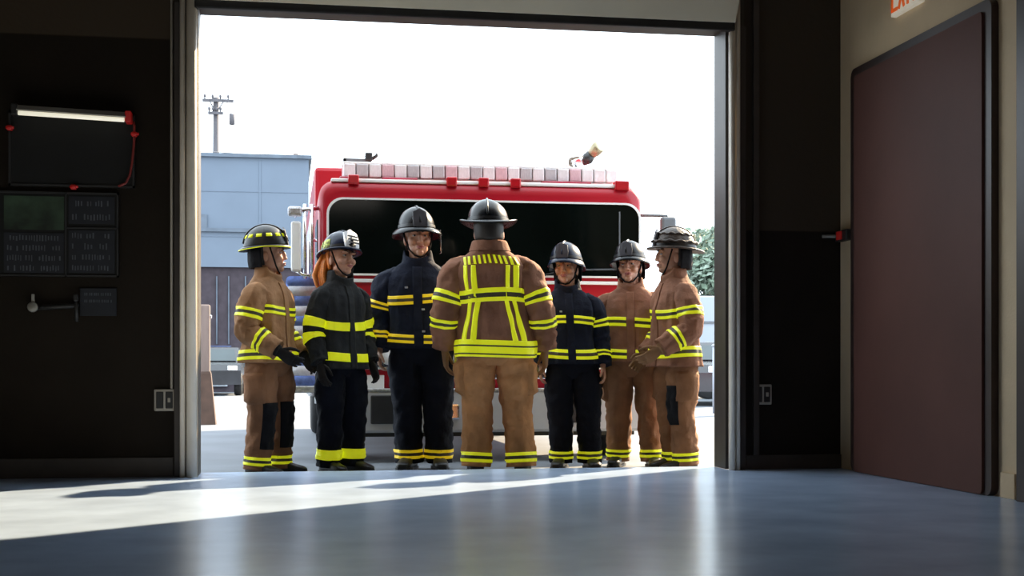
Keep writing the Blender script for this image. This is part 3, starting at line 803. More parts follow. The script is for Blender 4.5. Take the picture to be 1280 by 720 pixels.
down = lambda k=1: (((-.285*k, .01, 1.07), (-.30*k, -.03, .84)), ((.285*k, .01, 1.07), (.30*k, -.03, .84)))
make_person(336, 10.15, 277, 62, 'p1', 'leftmost firefighter in tan coat with lime bands, turned to the right in profile', 'tan', 'tanpants2', 'lime', 'skin_b',
    (((-.255, .03, 1.07), (-.225, -.19, .93)), ((.255, .02, 1.07), (.235, -.16, .90))), head=(24, -4, 0), girth=1.02, helmet='band', hm='helm_m', gloves='glove_b',
    feet=((-.13, .02, -8), (.13, -.02, 12)), knee=((-1, 1), .40, .78, -1.0, 1.0), brim=(.02, .022, .038, 0, .012), seed=1, coat_len=.84, hem=(.86, .935), clips=0)
make_person(426, 10.42, 284, 38, 'p2', 'woman firefighter with long auburn hair and white fronted helmet, charcoal coat', 'charcoal', 'navy2', 'lime', 'skin_a',
    (((-.265, .03, 1.07), (-.265, -.06, .85)), ((.265, .02, 1.07), (.25, -.10, .86))), head=(0, -9, 6), girth=.90, helmet='big', hm='helm_b', gloves='glove_b', hair='hair_red', pony=True,
    feet=((-.10, .02, -4), (.10, -.02, 10)), brim=(.028, .028, .04, 0, .01), shield='shield_w', seed=2, chest=(1.10, 1.165), hem=(.86, .925), ankle=(.12, .21), dtape=False, female=True, neckflap=False, pockets=False, sleeve=(.42, .52), cuff=(.60, .70))
make_person(530, 10.75, 254, -4, 'p3', 'tall firefighter in navy coat with amber bands facing us, left of the back-turned one', 'navy', 'navy2', 'amber', 'skin_b',
    (((-.285, .02, 1.08), (-.285, -.05, .85)), ((.285, .01, 1.08), (.29, -.04, .85))), head=(14, -1, 0), girth=1.03, helmet='visor', hm='helm', lean=(-.06, 0),
    feet=((-.105, 0, -10), (.105, 0, 10)), brim=(.04, .042, .06, -.028, .04), seed=3, coat_len=.86, hem=(.90, .96), chest=(1.175, 1.24), clips=3, sleeve=(.42, .50), cuff=(.80, .88), pockets=False, neckflap=False)
make_person(624, 10.3, 245, 180, 'p4', 'broad firefighter seen from behind in tan gear with lettered yoke and lime braces', 'tan2', 'tanpants', 'lime', 'skin_c',
    (((-.288, .03, 1.08), (-.308, -.04, .86)), ((.288, .03, 1.08), (.308, -.04, .86))), head=(0, 2, 0), girth=1.12, hs=1.06, nk=1.16, nkz=.02, shz=.055, helmet='trad', hm='helm', gloves='glove_t', lean=(.085, 0),
    feet=((-.150, 0, -6), (.150, 0, 6)), brim=(.045, .05, .06, .030, .02), seed=4, coat_len=.79, hem=(.795, .865), wide=True, chest=(1.165, 1.238), back_cross=True, sleeve=(.39, .475), cuff=(.63, .715), ankle=(.085, .165), neckflap=False, chinstrap=False)
make_person(720, 10.85, 298, 2, 'p5', 'firefighter in navy coat with lime bands right of the back-turned one', 'navy', 'navy2', 'lime', 'skin_b',
    (((-.25, .02, 1.07), (-.265, -.04, .85)), ((.255, .02, 1.07), (.265, -.04, .85))), head=(-14, -5, 0), girth=.95, hm='helm_b', lean=(-.095, 0),
    feet=((-.125, 0, -14), (.12, 0, 12)), brim=(.035, .022, .045, -.035, .045), seed=5, coat_len=.86, hem=(.905, .985), chest=(1.185, 1.25), pockets=False, clips=1, cuff=(.80, .88))
make_person(794, 11.05, 296, -4, 'p6', 'firefighter in brown coat facing us, second from the right, behind the rightmost one', 'tan2', 'tanpants2', 'lime', 'skin_a',
    (((-.28, .02, 1.07), (-.29, -.03, .85)), ((.28, .02, 1.07), (.28, -.06, .85))), head=(-6, -6, -2), girth=1.04, hm='helm', lean=(-.05, 0),
    feet=((-.14, 0, -8), (.145, -.05, 14)), brim=(.035, .032, .05, -.026, .04), seed=6, coat_len=.86, hem=(.895, .97), chest=(1.15, 1.225), sleeve=(.44, .53), cuff=(.76, .84), gloves='glove_b')
make_person(848, 10.6, 280, -66, 'p7', 'rightmost firefighter in brown coat and layered leather helmet, turned to the left', 'tan2', 'tanpants2', 'lime', 'skin_b',
    (((-.26, .02, 1.07), (-.23, -.15, .90)), ((.27, .0, 1.08), (.235, -.22, .935))), head=(-14, -3, 0), girth=1.02, helmet='layer', hm='helm_br', lean=(0, -.06),
    feet=((-.12, .02, 0), (.12, -.0, 6)), brim=(.05, .035, .062, .006, .012), seed=7, coat_len=.80, hem=(.87, .95), chest=(1.17, 1.24), knee=((1,), .28, .60, -.9, .35), gloves='glove_t')

# ================================================================== FIRE TRUCK
TY = 11.65
TX0, TX1 = wp(399, 0, TY).x, wp(803, 0, TY).x; TC = (TX0+TX1)/2
truck = empty('fire_truck', (TC, TY, GZ), 'red fire engine with dark windscreen and roof light bar parked behind the firefighters', 'truck')
to = V(truck.location)
def tp(mb, name, m, parent=None):
    o = mb.build(name, m, parent or truck)
    o.location = -to if parent is None else (0, 0, 0)
    return o
def Z(v, Y=TY): return wp(600, v, Y).z
ZR = Z(229); W = TX1-TX0
cab = MB(); zb = .52
def cabring(ins, y, rr):
    return [V((TC+q.x, y, (ZR+zb)/2+q.z)) for q in rrect(W-2*ins, ZR-zb-2*ins, rr)]
cab.loft([cabring(.10, TY, .10), cabring(.035, TY+.012, .12), cabring(.0, TY+.06, .13), cabring(0, TY+1.75, .13), cabring(.03, TY+1.78, .11)], 0)
tp(cab, 'cab', M['red'])
# windscreen and trim
wa, wb = wp(411, 249, TY), wp(798, 346, TY); wcx, wcz = (wa.x+wb.x)/2, (wa.z+wb.z)/2; ww, wh = wb.x-wa.x, wa.z-wb.z
g = MB(); poly = [V((wcx+q.x, 0, wcz+q.z)) for q in rrect(ww, wh, .13, 8)]
g.prism(poly, V((0, TY-.012, 0)), V((0, TY+.03, 0))); tp(g, 'windscreen', M['glass'])
g = MB(); ring = poly+[poly[0]]
def frame_of(poly, y, w, d):
    mb = MB(); n = len(poly); c = sum(poly, V((0,0,0)))/n
    rings = []
    for q in poly:
        dirv = (q-c); dirv = V((dirv.x/ (ww/2), 0, dirv.z/(wh/2))); dirv.normalize()
        rings.append([q+V((0, y, 0)), q+dirv*w+V((0, y, 0)), q+dirv*w+V((0, y+d, 0)), q+V((0, y+d, 0))])
    rings.append(rings[0]); mb.loft(rings, cap=False, smooth=False); return mb
tp(frame_of(poly, TY-.022, .022, .05), 'windscreen_trim', M['whitep'])
g = MB(); a_ = wp(774, 262, TY); g.bx(a_.x-.006, a_.x+.006, TY-.018, TY, wb.z+.02, wa.z-.06); tp(g, 'windscreen_bar', M['railgrey'])
for x0 in (wcx-.75, wcx+.45):
    g = MB(); g.tube([(x0, TY-.03, wb.z-.01), (x0+.25, TY-.035, wb.z+.05), (x0+.5, TY-.03, wb.z+.055)], .008, 8); g.tube([(x0+.1, TY-.024, wb.z+.045), (x0+.75, TY-.024, wb.z+.062)], .01, 8); tp(g, 'wiper', M['blackpl'])
# roof edge line and white stripe below windscreen
g = MB(); g.bx(TX0+.10, TX1-.10, TY+.02, TY+.10, ZR-.012, ZR+.018, bev=.008); tp(g, 'roof_rail', M['whitep'])
g = MB(); g.bx(TX0+.01, TX1-.01, TY-.016, TY+.02, wb.z-.075, wb.z-.045, bev=.005); tp(g, 'white_stripe', M['whitep'])
# lower face
zbt = Z(488); zbb = Z(539)
g = MB(); g.bx(TC-.55, TC+.55, TY-.03, TY, .62, 1.12, bev=.015); tp(g, 'grille_surround', M['chrome'])
g = MB()
for i in range(15): 
    x = TC-.49+i*.07; g.bx(x-.012, x+.012, TY-.05, TY-.028, .66, 1.08, bev=.004)
tp(g, 'grille', M['plate'])
for sx in (-1, 1):
    bz = MB(); c = V((TC+sx*.93, TY-.02, .86)); bz.box(c, (.46, .06, .32), 0, .03); be = tp(bz, 'headlight_bezel', M['chrome'])
    for k in (-1, 1):
        l = MB(); l.lathe([(.0, -.06), (.05, -.058), (.078, -.045), (.085, -.03), (.085, .0)], c+V((k*.105, 0, -.03)), 'Y', 24)
        tp(l, 'headlight', M['lens_c'], be)
    l = MB(); l.box(c+V((0, -.035, .115)), (.36, .02, .05), 0, .008); tp(l, 'turn_signal', M['lens_red'], be)
    # warning flasher
    l = MB(); l.box((TC+sx*.93, TY-.02, 1.13), (.2, .05, .09), 0, .015); tp(l, 'flasher', M['lens_red'])
    # white lower skirt behind the bumper
    l = MB(); l.bx(TC+sx*(W/2-.02), TC+sx*(W/2-.55), TY-.012, TY+.02, .54, .66, bev=.006); tp(l, 'lower_panel', M['whitep'])
# bumper
bp_ = MB(); bp_.bx(TX0+.0, TX1-.0, TY-.20, TY+.10, zbb, zbt, bev=.025); bu = tp(bp_, 'bumper', M['silver'])
g = MB(); g.bx(TX0+.05, TX1-.05, TY-.205, TY-.02, zbt-.005, zbt+.02, bev=.006); tp(g, 'tread_plate', M['plate'], bu)
for sx in (-1, 1):
    g = MB(); g.box((TC+sx*.78, TY-.205, (zbt+zbb)/2+.02), (.42, .03, .24), 0, .01); tp(g, 'bumper_recess', M['blackpl'], bu)
    g = MB(); g.box((TC+sx*.30, TY-.215, (zbt+zbb)/2), (.12, .06, .14), 0, .02); tp(g, 'siren_horn', M['chrome'], bu)
g = MB(); g.bx(TX0+.08, TX1-.08, TY-.02, TY+.6, zbb-.04, zbb+.02); tp(g, 'under_beam', M['blackpl'], bu)
# wheels
for wy in (TY+.62, TY+5.2):
    for sx in (-1, 1):
        xc = TC+sx*(W/2-.17)
        w_ = MB(); r = .47; w_.lathe([(.26, -.13), (.40, -.145), (r-.02, -.125), (r, -.09), (r, .09), (r-.02, .125), (.40, .145), (.26, .13)], (xc, wy, GZ+r), 'X', 40); wo = tp(w_, 'wheel', M['tyre'])
        h = MB(); h.lathe([(.0, sx*.06), (.08, sx*.12), (.12, sx*.09), (.2, sx*.05), (.25, sx*.10), (.265, sx*.13), (.265, -sx*.1), (0, -sx*.1)], (xc, wy, GZ+r), 'X', 28); tp(h, 'rim', M['chrome'], wo)
        a = MB(); pts = [(TC+sx*(W/2-.02), wy+.56*cos(q), GZ+r+.56*sin(q)) for q in [R(x) for x in range(0, 181, 15)]]; a.tube(pts, .035, 10); tp(a, 'wheel_arch', M['whitep'])
# rear body
g = MB(); zt2 = wp(392, 209, TY+1.95).z; y0 = TY+1.9
g.bx(TX0+.0, TX1, y0, y0+5.2, .5, zt2, bev=.04); rb = tp(g, 'rear_body', M['red'])
for i in range(4):
    g = MB(); ya = y0+.15+i*1.27
    g.bx(TX0-.02, TX0+.02, ya, ya+1.1, 1.05 if i in (2, 3) else .62, zt2-.35, bev=.01)
    for k in range(10): g.bx(TX0-.026, TX0-.018, ya+.03, ya+1.07, 1.1+k*.11, 1.19+k*.11)
    tp(g, 'roller_shutter', M['plate'], rb)
# cab side: window, handle, grab rails
for sx in (-1, 1):
    xs_ = TC+sx*W/2
    g = MB(); g.bx(xs_-.012, xs_+.012, TY+.35, TY+1.05, 1.45, 2.02, bev=.01); tp(g, 'side_window', M['glass'])
    g = MB(); g.tube([(xs_+sx*.0, TY+1.2, 1.0), (xs_+sx*.06, TY+1.2, 1.02), (xs_+sx*.06, TY+1.2, 1.9), (xs_, TY+1.2, 1.92)], .018, 10); tp(g, 'grab_rail', M['chrome'])
# mirrors
mr = MB(); xm = wp(370, 0, TY+.1).x; Yt = TY+.1
mr.tube([(TX0+.02, Yt, Z(262)), (xm+.03, Yt-.03, Z(266)), (xm-.02, Yt-.03, Z(274))], .018, 10); mr.tube([(TX0+.02, Yt, Z(348)), (xm+.05, Yt-.03, Z(345)), (xm, Yt-.03, Z(340))], .016, 10)
for uu in (381, 390): 
    xx = wp(uu, 0, TY+.1).x; mr.tube([(xx, Yt-.02, Z(258)), (xx, Yt-.02, Z(350))], .016, 10)
mo = tp(mr, 'mirror_arm', M['chrome'])
g = MB(); g.box((xm, Yt-.05, (Z(280)+Z(342))/2), (.085, .07, Z(280)-Z(342)), 0, .02); tp(g, 'mirror_head', M['whitep'], mo)
g = MB(); g.box((xm-.01, Yt-.06, Z(268)), (.12, .1, .08), 0, .02); tp(g, 'mirror_bracket', M['plate'], mo)
mr = MB(); xm = wp(833, 0, TY+.1).x
mr.tube([(TX1-.02, Yt, Z(264)), (xm, Yt-.03, Z(264)), (xm, Yt-.03, Z(275))], .014, 10); mo = tp(mr, 'mirror_arm', M['railgrey'])
g = MB(); g.box((xm, Yt-.05, (Z(266)+Z(318))/2), (.14, .08, Z(266)-Z(318)), 0, .025); tp(g, 'mirror_head', M['railgrey'], mo)
# folded hose bundle on the near side
hb_ = MB(); xh0 = wp(357, 0, TY+.25).x; 
nl = 11; zt_, zb_ = Z(346), Z(482)
for i in range(nl):
    z = zb_+(zt_-zb_)*(i+.5)/nl; h = (zt_-zb_)/nl
    off = .02*sin(i*2.1)
    poly = [V((q.x*1.0, 0, q.z)) for q in rrect(TX0-xh0+.0, h*.98, h*.45, 4)]
    c = V(((TX0+xh0)/2-.005+off*.5, TY+.16, z))
    hb_.prism([c+q for q in poly], V((0, 0, 0)), V((0, .32, 0)), i % 2, True)
ho = tp(hb_, 'hose_bundle', [M['hose_blue'], M['hose_white']]); ho['label'] = 'folded blue and white hose strapped to the side'
g = MB(); g.bx(xh0-.02, TX0, TY+.05, TY+1.0, zb_-.06, zb_-.0, bev=.008); tp(g, 'side_step', M['plate'])
# roof: light bar
Yl = TY+.45
bx0, bx1 = wp(428, 0, Yl).x, wp(768, 0, Yl).x; zl0, zl1 = wp(600, 227, Yl).z, wp(600, 211, Yl).z
g = MB(); g.bx(bx0+.04, bx1-.04, Yl-.10, Yl+.2, ZR-.01, zl0, bev=.01); lb = tp(g, 'light_bar', M['whitep'])
n = 22; seq = 'cgcrcgcgrcgcrcgcgcrccc'
for i in range(n):
    xa = bx0+(bx1-bx0)*i/n; xb = bx0+(bx1-bx0)*(i+1)/n
    g = MB(); g.bx(xa+.004, xb-.004, Yl-.14, Yl+.22, zl0, zl1, bev=.012)
    tp(g, 'lens', M[{'c': 'lens_c', 'g': 'lens_g', 'r': 'lens_r'}[seq[i]]], lb)
g = MB(); g.bx(bx0, bx1, Yl-.13, Yl+.21, zl1-.005, zl1+.018, bev=.008); tp(g, 'light_bar_cap', M['lens_c'], lb)
for u0, u1 in ((424, 445), (477, 522), (677, 738)):
    g = MB(); g.bx(wp(u0, 0, TY+.2).x, wp(u1, 0, TY+.2).x, TY+.16, TY+.30, ZR-.01, wp(600, 226, TY+.2).z+.01, bev=.015); tp(g, 'roof_flasher', M['red_d'])
for u in (442, 565, 605, 645, 778):
    g = MB(); c = wp(u, 234, TY-.01); c.z = ZR-.005; wd = .12 if u not in (778,) else .17; g.box(c+V((0, .05, .012)), (wd*.75, .11, .085), 0, .012); tp(g, 'marker_lamp', M['lens_red'])
# left roof rack with siren box
Yr = TY+.9
def zr(v): return wp(450, v, Yr).z
xa, xb = wp(429, 0, Yr).x, wp(464, 0, Yr).x
g = MB(); g.bx(xa, xb, Yr, Yr+.05, zr(204), zr(198), bev=.005); g.bx(xa, xa+.03, Yr, Yr+.05, ZR-.03, zr(198), bev=.004); g.bx(xb-.03, xb, Yr, Yr+.05, ZR-.03, zr(198), bev=.004); rk = tp(g, 'roof_rack', M['railgrey'])
g = MB(); a_ = wp(461, 196, Yr); g.box(a_+V((0, .03, 0)), (.065, .1, .075), 0, .008); g.tube([a_+V((.03, 0, -.02)), a_+V((.07, 0, .01)), a_+V((.075, 0, .03))], .015, 8); tp(g, 'camera_box', M['blackpl'], rk)
g = MB(); a_ = wp(474, 204, Yr); b_ = wp(519, 204, Yr); g.bx(a_.x, b_.x, Yr, Yr+.05, a_.z-.01, a_.z+.01, bev=.003); g.bx(a_.x+.01, a_.x+.03, Yr, Yr+.03, ZR-.03, a_.z); g.bx(b_.x-.03, b_.x-.01, Yr, Yr+.03, ZR-.03, a_.z); tp(g, 'roof_bar', M['railgrey'])
# deck gun
Yg = TY+1.2
P = lambda u, v: wp(u, v, Yg)
g = MB(); base = P(722, 222); base.z = ZR
g.lathe([(.10, -.02), (.10, .02), (.06, .04), (.055, P(0, 212).z-ZR)], base, 'Z', 20)
g.tube([V((base.x, Yg, P(0,214).z)), P(714, 206), P(712, 200), P(722, 197), P(731, 199)], [.05, .052, .05, .046, .045], 14); dg = tp(g, 'deck_gun', M['chrome'])
g = MB(); g.tube([P(728, 201), P(735, 198), P(739, 193)], [.05, .06, .05], 14); tp(g, 'swivel_joint', M['blackpl'], dg)
g = MB(); g.tube([P(738, 194)+V((0, 0, 0)), P(742, 190)+V((0, -.04, 0)), P(746, 185)+V((0, -.07, 0)), P(747, 184)+V((0, -.08, 0))], [.04, .058, .066, .05], 18); tp(g, 'brass_nozzle', M['brass'], dg)
g = MB(); g.tube([P(697, 222), P(704, 210), P(712, 204)], .012, 8); g.tube([P(700, 224), P(726, 206)], .012, 8); tp(g, 'handle', M['whitep'], dg)

# ================================================================== FAR SURROUNDINGS
# building on the left
BY = 46.0; bl = wp(-260, 0, BY).x; brx = wp(386, 0, BY).x; bz = wp(300, 197, BY).z; bm_ = wp(300, 334, BY).z
bd_ = empty('shop_building', ((bl+brx)/2, BY, GZ), 'long two-storey building with pale blue upper wall and dark brick ground floor', 'building'); o = V(bd_.location)
def far(mb, name, m, root):
    q = mb.build(name, m, root); q.location = -V(root.location) if root.parent is None else (0, 0, 0); return q
g = MB(); g.bx(bl, brx, BY, BY+12, bm_, bz); 
for k in (2, 5): g.bx(bl, brx, BY-.015, BY, bm_+.5*k+.0, bm_+.5*k+.015)
xs_ = wp(325, 0, BY).x; g.bx(xs_-.03, xs_+.03, BY-.02, BY, bm_, bz)
far(g, 'upper_wall', M['siding'], bd_)
g = MB(); g.bx(bl+.1, brx-.1, BY+.15, BY+12, GZ, bm_); far(g, 'brick_wall', M['brick'], bd_)
g = MB(); g.bx(bl, brx+.1, BY-.12, BY+12, bz, bz+.12); far(g, 'coping', M['roofcap'], bd_)
g = MB(); zz = wp(300, 288, BY).z; g.bx(bl, wp(324, 0, BY).x, BY-.1, BY, zz-.06, zz+.06); far(g, 'ledge', M['roofcap'], bd_)
g = MB(); a_, b_ = wp(253, 268, BY), wp(259, 286, BY); g.bx(a_.x-.4, b_.x, BY-.06, BY, b_.z, a_.z); far(g, 'vent_grille', M['roofcap'], bd_)
g = MB(); a_ = wp(370, 186, BY); g.bx(a_.x-.08, a_.x+.08, BY+1, BY+1.2, bz, a_.z); far(g, 'vent_pipe', M['postwood'], bd_)
g = MB(); a_, b_ = wp(240, 432, BY), wp(289, 446, BY); g.bx(a_.x, b_.x, BY+.0, BY+.15, b_.z, a_.z); far(g, 'shop_fascia', M['bluepanel'], bd_)
for u0, u1 in ((262, 284), (318, 345)):
    a_, b_ = wp(u0, 446, BY), wp(u1, 483, BY)
    g = MB(); g.bx(a_.x, b_.x, BY+.05, BY+.16, b_.z, a_.z); w_ = far(g, 'window', M['winframe'], bd_)
    g = MB(); t_ = .07; g.bx(a_.x+t_, b_.x-t_, BY+.03, BY+.06, b_.z+.05, a_.z-t_); q = g.build('pane', M['farglass'], w_)
for u in (270, 285, 306):
    a_, b_ = wp(u, 345, BY), wp(u+1.5, 430, BY); g = MB(); g.bx(a_.x, b_.x, BY+.1, BY+.2, b_.z, a_.z); far(g, 'downpipe', M['roofcap'], bd_)
# utility pole
PY = 62.0
up = empty('utility_pole', wp(270, HOR, PY).xy.to_3d()+V((0, 0, GZ)), 'grey wooden utility pole with two crossarms rising behind the blue building', 'pole'); o = V(up.location)
g = MB(); c = wp(270, 122, PY); g.tube([(c.x, PY, GZ), (c.x, PY, c.z)], [.2, .13], 12); far(g, 'pole', M['polewood'], up)
for v, ua, ub in ((125, 253, 292), (141, 260, 279)):
    g = MB(); a_, b_ = wp(ua, v, PY-.2), wp(ub, v, PY-.2); g.bx(a_.x, b_.x, PY-.25, PY-.13, a_.z-.06, a_.z+.06); ar = far(g, 'crossarm', M['polewood'], up)
    for k in range(4):
        x = a_.x+(b_.x-a_.x)*(k+.3)/4; g = MB(); g.lathe([(.0, .22), (.05, .2), (.06, .1), (.03, .08), (.03, 0)], (x, PY-.19, a_.z+.05), 'Z', 10); g.build('insulator', M['polewood'], ar)
g = MB(); a_ = wp(290, 150, PY-.3); g.lathe([(.0, .28), (.12, .26), (.13, -.2), (.0, -.24)], a_, 'Z', 12); g.tube([a_+V((0, 0, .25)), wp(285, 140, PY-.2), wp(284, 127, PY-.2)], .02, 6); far(g, 'transformer', M['polewood'], up)
g = MB(); a_ = wp(270, 130, PY-.2); g.tube([wp(262, 126, PY-.25), wp(270, 141, PY-.15)], .03, 6); g.tube([wp(280, 126, PY-.25), wp(270, 141, PY-.15)], .03, 6); far(g, 'brace', M['polewood'], up)
g = MB(); a_ = wp(270, 190, PY-.7); b_ = wp(500, 193, PY+10); g.tube([wp(60, 187, PY-1.5), a_, a_.lerp(b_, .5)-V((0, 0, .3)), b_], .018, 6)
tag(g.build('power_line', M['wire']), 'thin power line crossing the sky past the utility pole', 'wire')
# leaning wooden post with flared brown base, close to the left jamb
q = pt(255, HOR, 19.3); wpst = empty('wooden_post', (q.x, q.y, GZ), 'weathered wooden post with flared brown base beside the left door jamb', 'post'); o = V(wpst.location)
zz = pt(255, 381, 19.3).z-GZ
g = MB(); g.box(o+V((0, 0, zz/2)), (.17, .17, zz), 0, .02); far(g, 'shaft', M['postwood'], wpst)
g = MB(); g.loft([[o+V((x*w, y*w, z)) for x, y in ((-1,-1),(1,-1),(1,1),(-1,1))] for w, z in ((.17, 0), (.165, .05), (.10, .72), (.09, .75))], smooth=False); far(g, 'flared_base', M['postbase'], wpst)
g = MB(); g.box(o+V((.08, -.02, zz-.17)), (.06, .05, .05), 0, .01); far(g, 'hook', M['clip'], wpst)
# cars
def car(u, d, rz, name, label, paint, L=4.4, Wd=1.8, H=1.45, van=False):
    b0 = pt(u, HOR, d); b0.z = GZ
    r = empty(name, b0, label, 'car' if not van else 'van', rz, 'cars parked in the distance')
    prof = [(-.5, .22), (-.5, .50), (-.47, .62), (-.28, .68), (-.16, .97), (.16, 1.0), (.30, .70), (.47, .66), (.5, .5), (.5, .22)]
    if van: prof = [(-.5, .18), (-.5, .55), (-.44, .62), (-.34, .97), (-.30, 1.0), (.49, 1.0), (.5, .95), (.5, .18)]
    rings = []
    for yy, k in ((-.5, .93), (-.46, 1.0), (.46, 1.0), (.5, .93)):
        rings.append([V((x*L, yy*Wd*(1 if z < .7 or van else .86), .2+(z*H-.2)*(1 if z < .5 else (k*.06+.94)))) for x, z in prof])
    g = MB(); g.loft(rings, smooth=False); g.build('body', paint, r)
    for sx in (-1, 1):
        g = MB()
        if van: q_ = [(-.42, .62), (-.33, .92), (-.18, .92), (-.18, .62)]
        else: q_ = [(-.24, .70), (-.14, .93), (.14, .95), (.25, .71)]
        g.prism([V((x*L, 0, .2+z*H-.2)) for x, z in q_], V((0, sx*Wd*(.505 if van else .475), 0)), V((0, sx*Wd*.40, 0))); g.build('side_window', M['farglass'], r)
        for wx in (-.32, .31):
            g = MB(); g.lathe([(.2, -.1), (.31, -.11), (.33, -.06), (.33, .06), (.31, .11), (.2, .1)], (wx*L, sx*(Wd/2-.1), .33), 'Y', 20); w_ = g.build('wheel', M['tyre'], r)
            g = MB(); g.lathe([(0, sx*.06), (.2, sx*.10), (.2, -.05)], (wx*L, sx*(Wd/2-.1), .33), 'Y', 14); g.build('hubcap', M['chrome'], w_)
    g = MB(); x0, x1 = ((-.43, -.36) if van else (-.275, -.165)); z0, z1 = ((.66, .92) if van else (.70, .94))
    g.add([(x0*L-.03, -Wd*.40, z0*H), (x0*L-.03, Wd*.40, z0*H), (x1*L-.03, Wd*.36, z1*H), (x1*L-.03, -Wd*.36, z1*H), (x0*L+.02, -Wd*.40, z0*H), (x0*L+.02, Wd*.40, z0*H), (x1*L+.02, Wd*.36, z1*H), (x1*L+.02, -Wd*.36, z1*H)], [(0,1,2,3),(4,5,6,7),(0,1,5,4),(1,2,6,5),(2,3,7,6),(3,0,4,7)], 0, False); g.build('windscreen', M['farglass'], r)
    for sx in (-1, 1):
        g = MB(); g.box((-.5*L-.0, sx*Wd*.36, .55*H), (.06, .28, .14), 0, .02); g.build('headlight', M['lens_c'], r)
    return r
car(268, 41, R(90), 'parked_car', 'dark parked car in front of the brick shop, left of the tan-coated firefighter', M['carblack'], L=4.2, Wd=1.7)
car(884, 30.5, R(60), 'parked_car', 'black parked car below the white van, right of the rightmost firefighter', M['carblack'], L=4.4, H=1.4)
# white box van on the right
b0 = pt(915, HOR, 36); b0.z = GZ
vr = empty('box_truck', b0, 'white box truck in the distance under the pale tree at the right', 'truck', R(0)); o = V(vr.location)
za, zb2 = pt(0, 373, 36).z-GZ, pt(0, 438, 36).z-GZ; hw_ = 1.5
g = MB(); g.bx(-hw_, 2.2, -1.1, 1.1, zb2, za, bev=.04); g.build('cargo_box', M['vanwhite'], vr)
g = MB(); zz = pt(0, 405, 36).z-GZ; g.bx(-hw_-.01, 2.2, -1.13, -1.1, zz-.03, zz+.03); g.build('side_rail', M['railgrey'], vr)
g = MB(); g.bx(-hw_+.1, 2.1, -.9, .9, zb2-.25, zb2); g.build('chassis', M['railgrey'], vr)
for wx in (-.95, 1.5):
    for sy in (-1, 1):
        g = MB(); g.lathe([(.2, -.13), (.42, -.14), (.45, -.08), (.45, .08), (.42, .14), (.2, .13)], (wx, sy*.9, .45), 'Y', 20); w_ = g.build('wheel', M['tyre'], vr)
        g = MB(); g.lathe([(0, sy*.05), (.2, sy*.12), (.2, -.05)], (wx, sy*.9, .45), 'Y', 14); g.build('hubcap', M['chrome'], w_)
# white post and slatted rack at the right
q = pt(893, HOR, 24); g = MB(); zz = pt(0, 432, 24).z-GZ; g.tube([(q.x, q.y, GZ), (q.x, q.y, GZ+zz)], .035, 10); g.ell((q.x, q.y, GZ+zz), (.05, .05, .03))
tag(g.build('bollard_post', M['vanwhite'], None, origin=(q.x, q.y, GZ)), 'thin white post standing left of the slatted rack at the right jamb', 'post')
q = pt(907, HOR, 23); r_ = empty('slatted_rack', (q.x, q.y, GZ), 'dark slatted metal rack seen beside the right door jamb', 'rack')
zz = pt(0, 442, 23).z-GZ
for sx in (-.13, .35):
    g = MB(); g.bx(sx-.015, sx+.015, -.02, .02, 0, zz); g.build('upright', M['railgrey'], r_)
for k in range(6):
    g = MB(); z = .15+k*(zz-.2)/5; g.bx(-.13, .35, -.1, .1, z-.012, z+.012); g.build('slat', M['railgrey'], r_)
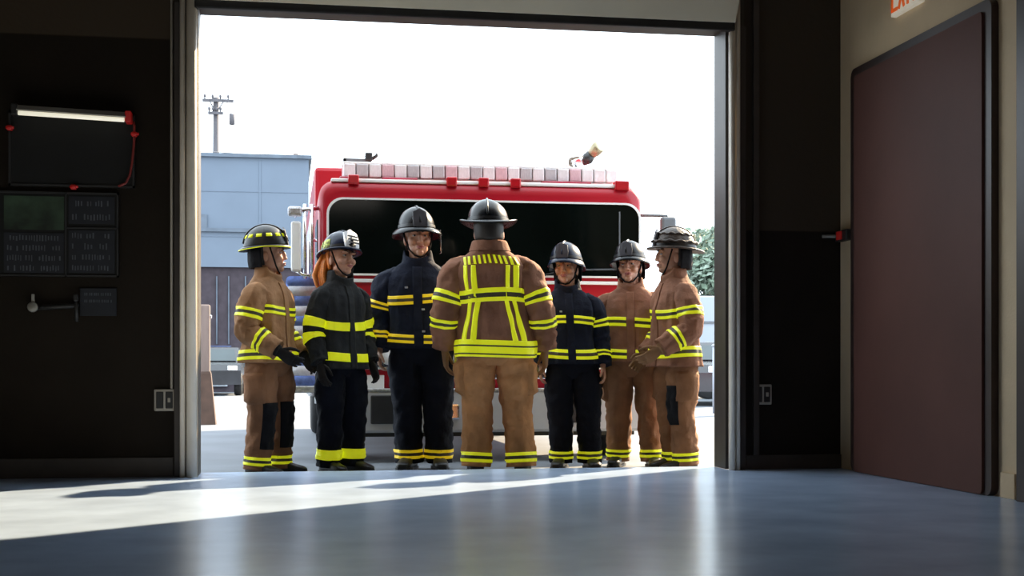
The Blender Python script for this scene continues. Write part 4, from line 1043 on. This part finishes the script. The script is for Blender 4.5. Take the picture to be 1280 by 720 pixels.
# trees
def tree(u, v0, v1, d, rad, label, seed, n=2600, group='trees beyond the parking lot'):
    rnd = random.Random(seed); b0 = pt(u, HOR, d); b0.z = GZ
    r = empty('broadleaf_tree', b0, label, 'tree', 0, group)
    top = pt(u, v0, d).z-GZ; low = pt(u, v1, d).z-GZ; hz_ = (top-low)/2; cz = (top+low)/2
    blobs = [(V((rnd.uniform(-.55, .55)*rad, rnd.uniform(-.5, .5)*rad, cz+rnd.uniform(-.55, .6)*hz_)), rnd.uniform(.35, .55)*rad) for _ in range(14)]
    t = MB(); t.tube([(0, 0, 0), (.05, 0, low), (-.05, .05, cz), (0, 0, top-.5)], [.22, .18, .1, .03], 10)
    for c, br in blobs[:7]: t.tube([(0, 0, low*.9), c*.5+V((0, 0, low*.45)), c], [.08, .05, .02], 6)
    t.build('trunk', M['bark'], r)
    f = MB()
    for i in range(n):
        c, br = rnd.choice(blobs)
        dv = V((rnd.gauss(0, 1), rnd.gauss(0, 1), rnd.gauss(0, 1))).normalized()
        p = c+dv*br*rnd.uniform(.55, 1.05)
        if p.z > top: p.z = top-rnd.random()*.2
        a = V((rnd.gauss(0, 1), rnd.gauss(0, 1), rnd.gauss(0, 1))).normalized(); b = a.orthogonal().normalized(); s_ = rnd.uniform(.10, .2)
        f.add([p-a*s_, p+b*s_*.5, p+a*s_, p-b*s_*.5], [(0, 1, 2, 3)], 0 if rnd.random() < .6 else 1, False)
    f.build('foliage', [M['leaf'], M['leaf2']], r)
tree(893, 288, 378, 47, 1.5, 'pale green tree rising behind the white box truck at the right', 5, 4200)
tree(928, 300, 380, 55, 2.2, 'second tree partly behind the right door jamb', 9, 2600)
# low white wall far right so the horizon closes
g = MB(); a_ = pt(780, HOR, 62); b_ = pt(1500, HOR, 66); g.bx(a_.x, b_.x, a_.y, a_.y+.3, GZ, 1.7); tag(g.build('boundary_wall', M['vanwhite']), 'long low white wall far behind the box truck', 'wall')

# ================================================================== LIGHT
w = bpy.data.worlds.new('sky'); bpy.context.scene.world = w; w.use_nodes = True
bg = w.node_tree.nodes['Background']; bg.inputs['Color'].default_value = (.80, .91, 1.0, 1); bg.inputs['Strength'].default_value = 3.2
sun = bpy.data.lights.new('sun', 'SUN'); so = bpy.data.objects.new('sun', sun); C.objects.link(so)
SAZ = R(50); SEL = R(29.5)
dirs = V((sin(SAZ)*cos(SEL), cos(SAZ)*cos(SEL), sin(SEL)))
so.rotation_euler = dirs.to_track_quat('Z', 'Y').to_euler(); so.location = dirs*30
sun.energy = 14; sun.color = (1, .78, .50); sun.angle = R(.8)
lamp = bpy.data.lights.new('interior_fill', 'AREA'); lo = bpy.data.objects.new('interior_fill', lamp); C.objects.link(lo)  # unseen fill light added to brighten the bay, no fixture there
lamp.shape = 'RECTANGLE'; lamp.size = 3.0; lamp.size_y = 1.0; lamp.energy = 38; lamp.color = (1, .93, .85)
lo.location = (.3, -2.2, 4.2); lo.rotation_euler = (R(62), 0, R(-6))
sc = bpy.context.scene
sc.view_settings.view_transform = 'Standard'; sc.view_settings.look = 'None'; sc.view_settings.exposure = .35
sc.cycles.use_denoising = True
sc.cycles.max_bounces = 8; sc.cycles.diffuse_bounces = 5
sc.cycles.sample_clamp_indirect = 6
